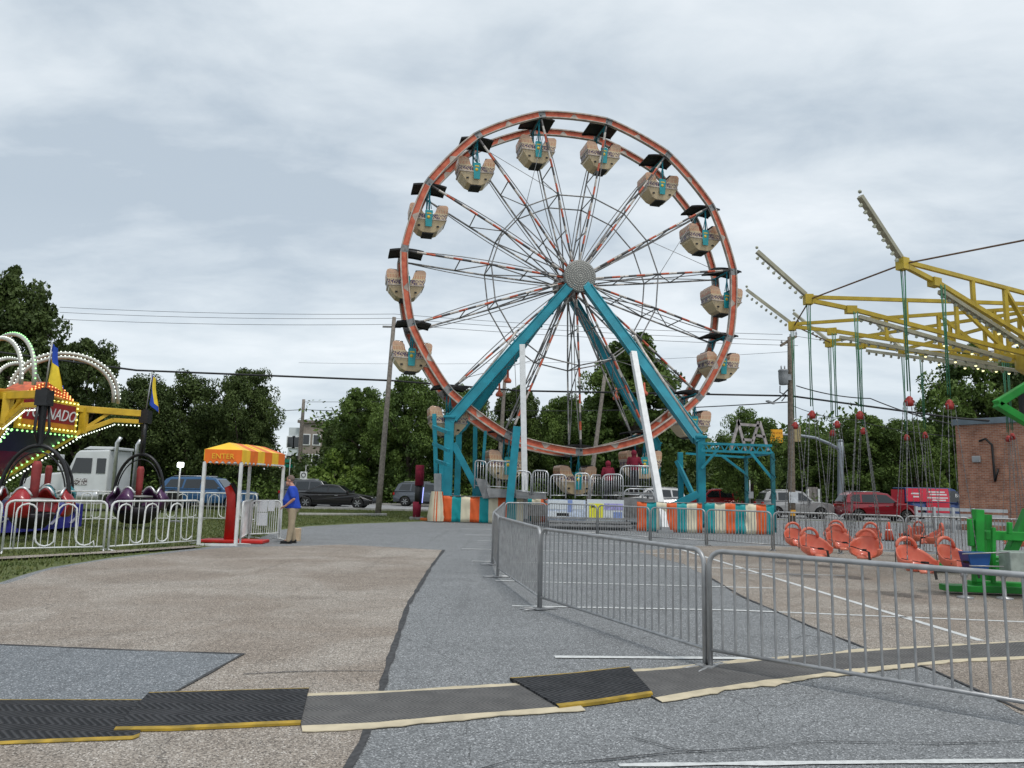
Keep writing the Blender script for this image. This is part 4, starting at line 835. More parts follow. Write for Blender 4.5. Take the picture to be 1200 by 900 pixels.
for i in range(15):
    g = g0 if i == 0 else copy_tree(g0); g.parent = FW; a = A0+R(24)*i; p = WP(a, RP, 0)-FW.location; g.location = p; g.rotation_euler = (0, R(grnd.uniform(-1.6, 1.6)), TH)
# ------------------------------------------------------------------ station: decks, railings, curtains, notices
deckm = mat('grey_deck', (.27, .27, .27), .5, .4, .2, 3); railm = mat('bright_rail', (.58, .59, .60), .35, .5, .15, 6)
pl = empty('loading_platform', (2.6, 31, 0), 0, 'grey metal loading platform with steps below the lowest gondola', 'platform')
x0 = P(640, 600, 30.2).x; x1 = P(735, 600, 30.2).x
k = MB(); k.box(((x0+x1)/2, 31.4, .98), (x1-x0, 2.2, .1)); k.build('deck', deckm, pl, True)
k = MB()
for j, (zz, yy) in enumerate(((.28, 29.3), (.16, 28.9))): k.box(((x0+x1)/2, yy, zz), (x1-x0-.1, .42, .06)); 
k.box(((x0+x1)/2, 29.9, .42), (x1-x0, .9, .06)); k.build('step', deckm, pl, True)
k = MB()
for j in range(12): k.beam((x0+.1+j*(x1-x0-.2)/11, 29.75, 0), (x0+.1+j*(x1-x0-.2)/11, 29.75, .4), .05, .05)
k.build('step_support', dsteel, pl, True)
def inclined(q, y, nm='ramp'):
    k = MB(); pts = [P(a, b, y) for a, b in q]; vs = [tuple(p) for p in pts]+[(p.x, p.y+1.6, p.z) for p in pts]; n = len(pts)
    k.add(vs, [tuple(range(n)), tuple(range(2*n-1, n-1, -1))]+[(i, i+n, (i+1) % n+n, (i+1) % n) for i in range(n)]); return k.build(nm, deckm, pl, True)
inclined(((570, 572), (618, 575), (618, 583), (573, 583)), 31.6); inclined(((604, 577), (640, 578), (640, 585), (605, 584)), 31.3)
inclined(((729, 583), (769, 585), (762, 593), (731, 592)), 29.9); inclined(((557, 560), (569, 562), (580, 584), (566, 584)), 31.9)
def railing(p0, p1, h, n, label, arch=False):
    p0, p1 = Vector(p0), Vector(p1); r = empty('railing', p0, 0, label, 'railing', 'curved safety railings of the loading platform'); k = MB(); L_ = (p1-p0).length; d = (p1-p0)/L_; rc = min(.25, L_*.25)
    pts = [p0]+[p0+UZ*(h-rc)]+[p0+UZ*(h-rc+rc*math.sin(t))+d*(rc-rc*math.cos(t)) for t in (.5, 1.0, 1.57)]+[p1+UZ*(h-rc+rc*math.sin(t))-d*(rc-rc*math.cos(t)) for t in (1.57, 1.0, .5)]+[p1+UZ*(h-rc), p1]
    k.tube(pts, .028, 7); k.tube([p0+UZ*.12, p1+UZ*.12], .02, 6); k.build('frame', railm, r, True); k = MB()
    for i in range(1, n): q = p0.lerp(p1, i/n); k.tube([q+UZ*.12, q+UZ*(h-.03)], .013, 5)
    k.build('infill_bars', railm, r, True); return r
railing(P(570, 573, 31.6), P(604, 575, 31.6), 1.2, 9, 'leftmost high railing in front of the lower left gondola')
railing(P(556, 572, 32.2), P(569, 574, 32), 1.2, 4, 'short railing at the far left end of the platform')
railing(P(624, 580, 31.2), P(642, 581, 31), 1.02, 6, 'railing just right of the left white stay pole')
railing(P(604, 578, 31.2), P(622, 580, 31.2), .95, 5, 'railing directly behind the left white stay pole')
railing(P(645, 584, 30.4), P(663, 584, 30.4), .95, 5, 'railing left of the teal door of the lowest gondola')
railing(P(674, 584, 30.2), P(690, 584, 30.2), 1.0, 4, 'railing right of the teal door of the lowest gondola')
railing(P(692, 584, 30.4), P(706, 584, 31.4), .95, 5, 'angled railing at the left of the people in maroon')
railing(P(706, 584, 30.0), P(730, 584, 29.8), .95, 9, 'railing in front of the lower person in maroon')
railing(P(727, 573, 30.6), P(767, 574, 30.6), .95, 13, 'high railing in front of the upper person in maroon')
railing(P(731, 583, 29.9), P(766, 584, 29.9), .35, 6, 'low sloping grille railing beside the right stay pole')
def curtain(pts, h, mats_, seq, sw, label, seed):
    """striped tarpaulin hung along a line, with folds"""
    rn = random.Random(seed); k = MB(); pts = [Vector(p) for p in pts]; L_ = sum((b-a).length for a, b in zip(pts, pts[1:])); n = int(L_/sw*8); vs = []; nz = 7
    def at(s):
        for a, b in zip(pts, pts[1:]):
            l = (b-a).length
            if s <= l: return a.lerp(b, s/l), (b-a).normalized()
            s -= l
        return pts[-1], (pts[-1]-pts[-2]).normalized()
    for i in range(n+1):
        p, d = at(L_*i/n*.9999); nrm = Vector((d.y, -d.x, 0))
        for j in range(nz+1):
            z = .03+(h-.03)*j/nz; dd = .013*(1-j/nz*.6)*math.sin(i*.9+noise.noise(Vector((i*.2, j*.3, seed)))*3)+.08*noise.noise(Vector((i*.11, j*.5, seed*3.3)))+.05*noise.noise(Vector((i*.35+j*.5, j*.2, seed)))
            sag = -.05*abs(noise.noise(Vector((i*.06, 3, seed)))) if j == nz else 0
            vs.append(tuple(p+nrm*dd+UZ*(z+sag)))
    fs = []; ms = []
    for i in range(n):
        for j in range(nz): fs.append((i*(nz+1)+j, (i+1)*(nz+1)+j, (i+1)*(nz+1)+j+1, i*(nz+1)+j+1)); ms.append(seq[(i//8) % len(seq)])
    k.v = vs; k.f = fs; k.m = ms; k.sm = [True]*len(fs); r = empty('striped_curtain', pts[0], 0, label, 'curtain', 'striped tarpaulin skirts under the ferris wheel'); o = k.build('cloth', mats_, r, True); so = o.modifiers.new('solid', 'SOLIDIFY'); so.thickness = .006
    k = MB(); k.tube([p+UZ*(h+.0) for p in pts], .02, 6); k.build('hanging_rail', dsteel, r, True); return r
co = mat('tarp_orange', (.68, .12, .03), .5, 0, .08, 2, spec=.3); ct = mat('tarp_teal', (.01, .28, .30), .5, 0, .08, 2, spec=.3); cc = mat('tarp_cream', (.68, .62, .46), .5, 0, .06, 2, spec=.3)
a, b = G(518, 612), G(613, 614.5); curtain([a, b], 1.12, [co, ct, cc], [0, 1, 2], .395, 'left striped tarpaulin skirt in orange, teal and cream', 3)
a, b = G(613, 612.5), G(642, 613.5); a.y += .6; b.y += .6; curtain([a, b], 1.1, [co, ct, cc], [1, 2, 0], .4, 'short striped skirt beside the left white stay pole', 9)
a, b = G(733, 618), G(770, 623); a.y = 28.6; b.y = 28.3; b2 = G(823, 625.5); curtain([a, b, b2], 1.12, [co, ct, cc], [0, 1, 2], .37, 'middle striped skirt behind the right white stay pole', 5)
a, b = G(826, 625.5), G(908, 627.5); curtain([a, b], 1.14, [co, ct, cc], [1, 2, 0], .38, 'right striped skirt ending below the teal gantry', 6)
# bundled cloth at the left end
k = MB(); c = G(511, 612); rn = random.Random(2); nn = 28; vs = []
for i in range(nn):
    for j in range(8): t = 2*math.pi*i/nn; z = .05+1.25*j/7; rr4 = (.30-.14*abs(j/7-.2))*(1+.25*math.sin(i*2.2)+.15*rn.random()); vs.append((c.x+math.cos(t)*rr4, c.y+math.sin(t)*rr4*.7, z))
k.add(vs, [(i*8+j, ((i+1) % nn)*8+j, ((i+1) % nn)*8+j+1, i*8+j+1) for i in range(nn) for j in range(7)], 0, True); k.m = [(0, 2, 2, 1, 2, 0, 2)[(f//7) % 7] for f in range(len(k.f))]
k.build('tarpaulin_bundle', [co, ct, cc], label='bunched end of striped cloth hanging at the left foot of the wheel', cat='cloth')
# notices
def board(px0, px1, y0, y1, Y, panels, label):
    a, b = P(px0, y0, Y), P(px1, y1, Y); r = empty('notice_banner', ((a.x+b.x)/2, Y, b.z), 0, label, 'banner', 'printed notices fixed below the platform'); MB().box(((a.x+b.x)/2, Y, (a.z+b.z)/2), (b.x-a.x, .03, a.z-b.z)).build('backing', panels[0], r, True)
    for q0, q1, r0_, r1, m_ in panels[1]:
        A, B = P(q0, r0_, Y-.02), P(q1, r1, Y-.02); MB().box(((A.x+B.x)/2, Y-.02, (A.z+B.z)/2), (abs(B.x-A.x), .01, abs(A.z-B.z))).build('printed_panel', m_, r, True)
pw_ = mat('print_white', (.66, .70, .72), .5, 0, .0, 60, col2=(.50, .55, .6), lo=.52, hi=.56); pb = mat('print_blue', (.20, .28, .55), .5, 0, .15, 20); pbb = mat('print_pale_blue', (.48, .55, .66), .5, 0, .25, 8)
py_ = mat('print_yellow', (.72, .70, .03), .5, 0, .12, 12); plv = mat('print_lavender', (.34, .32, .62), .5, 0, .3, 14); pk = mat('print_black', (.03, .03, .035), .6, 0, .1, 5)
board(642, 686, 585, 611, 29.55, (pbb, [(643, 665, 586, 597, pw_), (671, 684, 586, 597, pw_), (665.5, 670.5, 586, 600, pb), (643, 664, 599, 608, pw_), (652, 667, 601, 605, pk)]), 'white and pale blue notice banner on the left')
board(688, 731, 585, 611, 29.5, (pw_, [(690, 707, 590, 607, py_), (708, 730, 590, 598, plv), (709, 717, 599, 606, pw_), (719, 729, 600, 608, pb), (692, 700, 593, 595, pk), (710, 716, 607, 609, py_)]), 'notice banner with a yellow sheet and lavender panel')
# maroon and black post
pp = G(489, 609); mp_ = empty('tall_post', pp, 0, 'tall maroon and black padded post at the left of the wheel', 'post'); mar = mat('maroon_cloth', (.20, .008, .03), .8, 0, .2, 6)
zt = P(490, 545, pp.y).z
k = MB(); k.lathe([(.20, zt-.92), (.20, zt-.04), (.17, zt)], (pp.x+.03, pp.y, 0), 12); k.build('upper_sleeve', mar, mp_, True)
k = MB(); k.lathe([(.17, .7), (.17, zt-.9)], (pp.x+.01, pp.y, 0), 12); k.build('middle_sleeve', black, mp_, True)
k = MB(); k.lathe([(.17, .12), (.19, .5), (.19, .8)], (pp.x-.04, pp.y, 0), 12); k.build('lower_sleeve', mar, mp_, True)
k = MB(); k.box((pp.x-.03, pp.y, .06), (.6, .6, .12)); k.build('base', dsteel, mp_, True)
k = MB(); k.tube([(pp.x+.2, pp.y-.1, .75), (pp.x+.24, pp.y-.1, zt-1.0)], .022, 6); k.build('light_tube', mat('blue_tube', (.4, .45, .8), .3, 0, .02, 1, emit=(.35, .4, 1), es=1.2), mp_, True)
k = MB(); c = G(502, 610); k.box((c.x, c.y, .06), (.7, .35, .10)); k.box((c.x+.1, c.y, .2), (.08, .3, .25)); k.build('jack_block', [mat('orange_block', (.6, .14, .03), .6, 0, .2, 5)], label='low orange jack block on the grass by the maroon post', cat='block')
# ------------------------------------------------------------------ steel crowd barriers
def barrier(p0, p1, label, n=None, h=1.05, m_=steel, group='steel crowd barriers', low=.17, up=0):
    p0, p1 = Vector((p0[0], p0[1], 0)), Vector((p1[0], p1[1], 0)); L_ = (p1-p0).length; rz = math.atan2(p1.y-p0.y, p1.x-p0.x); r = empty('crowd_barrier', p0, rz, label, 'barrier', group); n = n or int(L_/.118); g = .03; rc = .13
    k = MB(); pts = [(g, 0, .02), (g, 0, h-rc)]+[(g+rc-rc*math.cos(t), 0, h-rc+rc*math.sin(t)) for t in (.4, .8, 1.2, 1.57)]+[(L_-g-rc+rc*math.cos(t), 0, h-rc+rc*math.sin(t)) for t in (1.57, 1.2, .8, .4)]+[(L_-g, 0, h-rc), (L_-g, 0, .02)]
    k.tube(pts, .023, 10); k.tube([(g, 0, low), (L_-g, 0, low)], .017, 8); k.build('frame', m_, r); k = MB()
    for i in range(1, n):
        x = g+(L_-2*g)*i/n; k.tube([(x, 0, low), (x, 0, h-.01)], .0105, 6, cap=False)
    k.build('infill_bars', m_, r)
    for x in (g, L_-g):
        k = MB(); k.tube([(x, -.26, .012), (x, -.18, .02), (x, 0, .03), (x, .18, .02), (x, .26, .012)], .011, 6); k.box((x, 0, .025), (.09, .16, .02)); k.build('foot', m_, r)
    return r
B = [G(583, 677), G(632, 715), G(829, 783.5), G(829, 783.5)+(G(1200, 852)-G(829, 783.5)).normalized()*3.3]
d = (B[3]-B[2]).normalized(); B.append(B[3]+d*2.4+Vector((.1, -.2, 0)))
barrier(B[0], B[1], 'near barrier panel nearest the ferris wheel, seen at a steep angle', 27); barrier(B[1], B[2], 'second near barrier panel, left of the thick double post', 28)
barrier(B[2], B[3], 'large near barrier panel crossing the grey cable mat at the right', 27); pass
q0 = Vector((-.3, 15.4, 0)); barrier(q0, B[0]+Vector((0, .05, 0)), 'left end barrier panel turning back towards the wheel', 22)
FB = [Vector((-.25, 16.5, 0)), G(640, 627), G(700, 631), G(762, 636), G(828, 640), G(906, 645.5), G(985, 649), G(1062, 653), G(1142, 656), G(1230, 660)]
FB[0] = G(590, 627); lab = ['below the left white stay pole', 'in front of the white and blue notice banner', 'in front of the yellow notice sheet', 'at the foot of the right white stay pole', 'before the right striped skirt', 'before the transformer pole', 'behind the leftmost coral swing seats', 'behind the middle coral swing seats', 'in front of the brick building']
barrier(q0+Vector((-.02, .06, 0)), FB[0], 'barrier panel linking the near row and the far row', 20)
for i in range(9): barrier(FB[i], FB[i+1], 'far row barrier panel '+lab[i], 20, group='far row of steel crowd barriers')
w0, w1 = G(1075, 622), G(1142, 626)
wb = empty('guard_rail', w0, 0, 'pale metal guard rail behind the far barriers at the right', 'guard rail')
for z in (.45, .75, 1.0): k = MB(); k.beam(w0+UZ*z, w1+Vector((1.5, 0, z)), .05, .14); k.build('plank', alu, wb, True)
for t in (0, .33, .66, 1): k = MB(); q = w0.lerp(w1, t); k.beam(q, q+UZ*1.1, .1, .1); k.build('post', alu, wb, True)
# orange barrels/cones behind the swings
for i, (px, py, lb) in enumerate(((1066, 640, 'small red and white traffic cone behind the middle swing seats'), (1042, 634, 'small red cone behind the swing seats, left of the other cone'))):
    c = G(px, py); r = empty('traffic_cone', c, 0, lb, 'cone'); MB().lathe([(.17, .03), (.05, .62), (.04, .65)], (0, 0, 0), 14).build('cone', mat('cone_red', (.7, .1, .05), .5, 0, .05, 3), r); MB().lathe([(.126, .24), (.095, .40)], (0, 0, 0), 14).build('white_band', white, r); MB().box((0, 0, .02), (.4, .4, .04)).build('base', black, r)
# ------------------------------------------------------------------ white looped fence panels
def loopfence(p0, p1, label, h=1.07, nl=2, m_=whitepipe, group='white looped fence panels', base=.1, bars=14):
    p0, p1 = Vector((p0[0], p0[1], 0)), Vector((p1[0], p1[1], 0)); L_ = (p1-p0).length; rz = math.atan2(p1.y-p0.y, p1.x-p0.x); r = empty('fence_panel', p0, rz, label, 'fence', group); rc = .13; g = .03; k = MB()
    pts = [(g, 0, 0), (g, 0, h-rc)]+[(g+rc-rc*math.cos(t), 0, h-rc+rc*math.sin(t)) for t in (.5, 1.0, 1.57)]+[(L_-g-rc+rc*math.cos(t), 0, h-rc+rc*math.sin(t)) for t in (1.57, 1.0, .5)]+[(L_-g, 0, h-rc), (L_-g, 0, 0)]
    k.tube(pts, .024, 8); k.tube([(g, 0, base), (L_-g, 0, base)], .018, 7); k.build('frame', m_, r)
    # serpentine loops: arch, trough, arch
    k = MB(); pts = []; nseg = nl*2-1+2; wl_ = (L_-2*g)/(nseg); rr5 = wl_/2
    x = g+wl_*.5; pts = [(x, 0, base)]
    for i in range(nseg-1):
        cx = x+rr5; 
        if i % 2 == 0: pts += [(x, 0, h-.06-rr5)]+[(cx-rr5*math.cos(t), 0, h-.06-rr5+rr5*math.sin(t)) for t in (.5, 1.0, 1.57, 2.14, 2.64)]
        else: pts += [(x, 0, base+.03+rr5)]+[(cx-rr5*math.cos(t), 0, base+.03+rr5-rr5*math.sin(t)) for t in (.5, 1.0, 1.57, 2.14, 2.64)]
        x += wl_
    pts.append((x, 0, base)); k.tube(pts, .019, 7); k.build('loops', m_, r); k = MB()
    for i in range(1, bars): xx = g+(L_-2*g)*i/bars; k.tube([(xx, 0, base), (xx, 0, h-.02)], .0085, 5, cap=False)
    k.build('infill_bars', m_, r)
    for xx in (g, L_-g): k = MB(); k.tube([(xx, -.25, .015), (xx, 0, .04), (xx, .25, .015)], .016, 6); k.build('foot', m_, r)
fa = [G(-118, 651.5), G(-2, 648.8), G(122.5, 646), G(232, 638.3)]
loopfence(fa[0], fa[1], 'white looped fence panel cut off by the left edge'); loopfence(fa[1]+Vector((.03, 0, 0)), fa[2], 'white looped fence panel in front of the blue ride base'); loopfence(fa[2]+Vector((.03, .02, 0)), fa[3], 'white looped fence panel in front of the purple tub', nl=3)
fb = [G(60, 612), G(148, 611), G(236, 610), G(300, 612)]
loopfence(fb[1], fb[2], 'rear white looped fence panel in front of the blue suv', nl=3); loopfence(fb[2], fb[3], 'rear white looped fence panel behind the entrance canopy', nl=2); loopfence(fb[0], fb[1], 'rear white looped fence panel before the white truck', nl=3)
# ------------------------------------------------------------------ entrance canopy
e0, e1, e2, e3 = G(232.5, 639.5), G(276, 640), G(327, 631), G(287, 630)
e0 = Vector((e0.x, e0.y, 0)); ec = (e0+e1+e2+e3)/4
en = empty('entrance_canopy', ec, 0, 'orange and yellow striped canopy on white posts over the ride entrance', 'canopy')
H1 = 2.02
for p in (e0, e1, e2, e3): k = MB(); k.beam(p, p+UZ*H1, .07, .07); k.build('post', whitepipe, en, True)
for a_, b_ in ((e0, e1), (e1, e2), (e2, e3), (e3, e0)): k = MB(); k.beam(a_+UZ*H1, b_+UZ*H1, .04, .04); k.build('roof_bar', whitepipe, en, True)
k = MB(); k.beam(e0+UZ*.03, e1+UZ*.03, .08, .05); k.build('floor_bar', whitepipe, en, True)
tor = mat('canopy_orange', (.78, .17, .02), .5, 0, .08, 4, spec=.3); tye = mat('canopy_yellow', (.85, .52, .04), .5, 0, .08, 4, spec=.3)
k = MB(); zt = H1+.02; ze = H1+.31; rg_ = H1+.50; o = .06
A_, B_, C_, D_ = (ec+(p-ec)*1.02 for p in (e0, e1, e2, e3)); mf = (A_+B_)/2; mb_ = (C_+D_)/2
ns = 12
def lerp3(p, q, t): return p+(q-p)*t
for i in range(ns):
    t0, t1 = i/ns, (i+1)/ns; mi = (i//2) % 2
    mi = 1 if (i//2) % 2 == 0 else 0
    for s_, (u, v) in enumerate(((B_, C_), (A_, D_))):
        p0, p1 = lerp3(u, v, t0), lerp3(u, v, t1); g0_, g1_ = lerp3(mf, mb_, t0*.8+.1), lerp3(mf, mb_, t1*.8+.1)
        k.quad(p0+UZ*ze, p1+UZ*ze, g1_+UZ*rg_, g0_+UZ*rg_, mi)
        tm = (t0+t1)/2; pm_ = lerp3(u, v, tm); k.add([p0+UZ*ze, p0+UZ*(zt+.02), pm_+UZ*(zt-.07), p1+UZ*(zt+.02), p1+UZ*ze], [(0, 1, 2, 3, 4)], mi)
for u, v, gg, mi, mv in ((A_, B_, lerp3(mf, mb_, .1), 1, 0), (D_, C_, lerp3(mf, mb_, .9), 1, 0)):
    k.add([u+UZ*ze, v+UZ*ze, gg+UZ*rg_], [(0, 1, 2)], mi)
    for i in range(6):
        p0, p1 = lerp3(u, v, i/6), lerp3(u, v, (i+1)/6); pm_ = (p0+p1)/2; k.add([p0+UZ*ze, p0+UZ*(zt+.02), pm_+UZ*(zt-.06), p1+UZ*(zt+.02), p1+UZ*ze], [(0, 1, 2, 3, 4)], mv)
cl = k.build('roof_cloth', [tor, tye], en, True); so_ = cl.modifiers.new('solid', 'SOLIDIFY'); so_.thickness = .012
xd = (B_-A_).normalized(); text_part('lettering', 'ENTER', .18, tye, en, (A_+B_)/2+UZ*(ze-.17)+xd.cross(UZ)*.02, xd, (0, 0, 1), ext=.004)
# red bent gate arm + base inside
gp = G(268, 636); r = empty('measuring_post', gp, 0, 'red bent post with black top standing inside the entrance canopy', 'post')
k = MB(); k.tube([gp, gp+UZ*.9, gp+Vector((-.02, 0, 1.2)), gp+Vector((-.12, 0, 1.42))], [.13, .12, .12, .09], 10); k.build('post', red, r, True)
k = MB(); k.tube([gp+Vector((.12, .05, .9)), gp+Vector((.08, .05, 1.3)), gp+Vector((-.05, .05, 1.5))], .07, 8); k.build('black_cover', black, r, True)
k = MB(); k.box((gp.x+.15, gp.y, .05), (1.6, .6, .08)); k.build('base', red, r, True, bevel=.02)
# fence at the right of the entrance, with notices
ga, gb, gc = G(279, 639.5), G(300, 633), G(327, 634)
barrier(G(281, 638.5), G(293, 630.5), 'white barrier beside the right front post of the entrance canopy', 12, m_=whitepipe, group='white barriers of the ride entrance'); nb = barrier(G(290, 633.5), G(328, 632), 'white barrier carrying paper notices under the canopy', 14, m_=whitepipe, group='white barriers of the ride entrance')
for (x0_, x1_, y0_, y1_, nm) in ((302.5, 313, 586, 600, 'upper left paper notice on the white barrier'), (302, 312.5, 600.5, 616, 'lower paper notice on the white barrier'), (315, 321, 586, 599, 'small paper notice right of the other two')):
    Yn = G(310, 633).y-.06; a_, b_ = P(x0_, y0_, Yn), P(x1_, y1_, Yn); c_ = (a_+b_)/2; k = MB(); k.box((0, 0, 0), (b_.x-a_.x, .012, a_.z-b_.z)); o_ = k.build('paper_notice', pw_, label=nm, cat='notice', group='paper notices at the ride entrance'); o_.location = c_
c = G(352, 636); c = G(346, 634); o_ = MB().box((0, 0, .17), (.24, .2, .34)).build('box', mat('cardboard', (.55, .42, .28), .8, 0, .1, 5), label='small tan box standing behind the man in blue', cat='box', bevel=.01); o_.location = c
# work light on a thin stand
c = G(206, 612); r = empty('work_light', c, 0, 'bright lit work light on a thin stand before the blue suv', 'lamp'); zt = P(204, 547, c.y).z
k = MB(); k.tube([c, (c.x, c.y, zt)], .035, 7); k.box((c.x, c.y, .03), (.4, .4, .06)); k.build('stand', steel, r, True); MB().box((c.x, c.y, zt+.08), (.22, .12, .18)).build('lamp_head', mat('lamp_lit', (.9, .9, .95), .4, emit=(.9, .95, 1), es=5), r, True, bevel=.03)
for (px, py, h_, lb) in ((153, 614, 570, 'left'), (247, 613, 575, 'right')):
    pass
# ------------------------------------------------------------------ yellow spinning ride with tubs at the left
TC = Vector((-16.2, 21.1, 0)); TR = empty('spinning_tub_ride', TC, 0, 'yellow lit spinning ride with round tubs, flags and light arches at the left', 'fairground ride')
def TP(deg, r, z): return TC+Vector((math.cos(R(deg))*r, math.sin(R(deg))*r, z))
lw = mat('bulb_white_lit', (.9, .95, .9), .4, emit=(.9, 1, .85), es=1.6); lg = mat('bulb_green_lit', (.3, .9, .3), .4, emit=(.35, 1, .3), es=1.8); ly = mat('bulb_yellow_lit', (.9, .9, .4), .4, emit=(.85, 1, .25), es=1.8); lo_ = mat('bulb_orange_lit', (.9, .5, .2), .4, emit=(1, .45, .15), es=1.6)
redp = mat('dark_red_panel', (.28, .012, .02), .4, 0, .25, 2); amp = mat('amber_panel', (.65, .25, .015), .4, 0, .2, 2)
for i in range(6):
    d0, d1 = -30+60*i, 30+60*i
    if i == 4 or i == 3: vis = False
    A0_, B0_ = TP(d0, 3.45, 2.86), TP(d1, 3.45, 2.86); dd = (B0_-A0_).normalized(); on = dd.cross(UZ)
    mid_ = (A0_+B0_)/2
    if on.dot(mid_-TC) < 0: on = -on
    A1, B1 = A0_+dd*.42, B0_-dd*.32
    k = MB(); zt_, zb_ = .94, 0
    k.beam(A1+UZ*.47, B1+UZ*.47, .10, .98); p_ = k.build('sign_panel', yellow, TR, True)
    k = MB(); k.beam(A1+dd*.16+UZ*.53+on*.06, B1-dd*.16+UZ*.53+on*.06, .03, .56); k.build('red_field', redp, p_, True)
    k = MB(); k.beam(A1+dd*.16+UZ*.18+on*.055, B1-dd*.16+UZ*.18+on*.055, .03, .14); k.build('amber_field', amp, p_, True)
    if i in (0, 5, 1): text_part('lettering', 'TORNADO', .47, white, p_, (A1+B1)/2+UZ*.47+on*.085, dd if dd.cross(UZ).dot(on) > 0 else -dd, (0, 0, 1), ext=.006, shear=.35)
    k = MB(); L_ = (B1-A1).length
    for j in range(14):
        for z in (.07, .89): k.ico(A1+dd*(.06+(L_-.12)*j/13)+UZ*z+on*.07, .028)
    for j in range(4):
        for q in (A1+dd*.06, B1-dd*.06): k.ico(q+UZ*(.25+.17*j)+on*.07, .028)
    k.build('light_string', ly, p_, True)
    # scalloped crest
    k = MB(); vs = [mid_+UZ*.96-dd*1.15, *[mid_+dd*(-1.15+2.3*t/10)+UZ*(.96+.42*math.sin(math.pi*t/10)) for t in range(11)], mid_+UZ*.96+dd*1.15]
    vs = vs[1:-1]; n = len(vs); k.add([v+on*.05 for v in vs]+[v-on*.6*1+UZ*.0 for v in vs], [tuple(range(n)), tuple(range(2*n-1, n-1, -1))]+[(t, t+n, (t+1) % n+n, (t+1) % n) for t in range(n)])
    cr_ = k.build('crest', mat('crest_orange', (.55, .10, .02), .45, 0, .3, 6), TR, True)
    k = MB()
    for row in range(4):
        for j in range(15): t = (j+.5)/15; hh = .42*math.sin(math.pi*t)*(row+.7)/4; k.ico(mid_+dd*(-1.12+2.24*t)+UZ*(.97+hh)+on*.07, .02)
    k.build('light_string', lo_, cr_, True)
    # sloping skirt under the panel
    k = MB(); a1, b1, a2_, b2_ = TP(d0, 3.35, 2.82), TP(d1, 3.35, 2.82), TP(d0, 1.5, 1.45), TP(d1, 1.5, 1.45); m1, m2 = a1.lerp(a2_, .42), b1.lerp(b2_, .42)
    k.quad(a1, b1, m2, m1, 0); k.quad(m1, m2, b2_, a2_, 1); sk = k.build('sloping_panel', [mat('dark_panel', (.03, .035, .035), .4, 0, .2, 3), redp], TR, True)
    k = MB(); o2 = on*.05
    for j in range(16): k.ico(a1.lerp(b1, (j+.5)/16)+o2-UZ*.03, .028)
    for j in range(14): k.ico((a1+dd*.35).lerp(a2_+dd*.1, (j+.5)/14)+o2, .03); k.ico((b1-dd*.35).lerp(b2_-dd*.1, (j+.5)/14)+o2, .03)
    k.build('light_string', lg if i % 2 == 0 else ly, sk, True)
k = MB(); k.lathe([(1.55, .9), (1.5, 1.5), (.5, 1.5), (.5, 3.6), (3.2, 3.75), (3.2, 3.85), (.4, 4.1)], TC, 12); k.build('centre_column', mat('ochre_paint', (.45, .22, .02), .5, 0, .2, 3), TR, True)
tubcols = {-30: ('red', (.30, .01, .015)), 30: ('purple', (.06, .014, .07)), 90: ('teal', (.01, .16, .19)), 150: ('blue', (.02, .04, .2)), 210: ('red', (.22, .008, .012)), 270: ('yellow', (.4, .25, .01))}
blu = mat('flag_blue', (.02, .07, .42), .8, 0, .1, 6); fly = mat('flag_yellow', (.75, .55, .04), .8, 0, .1, 6)
hoopm = mat('black_hoop', (.02, .02, .022), .35, .1, .2, 6)
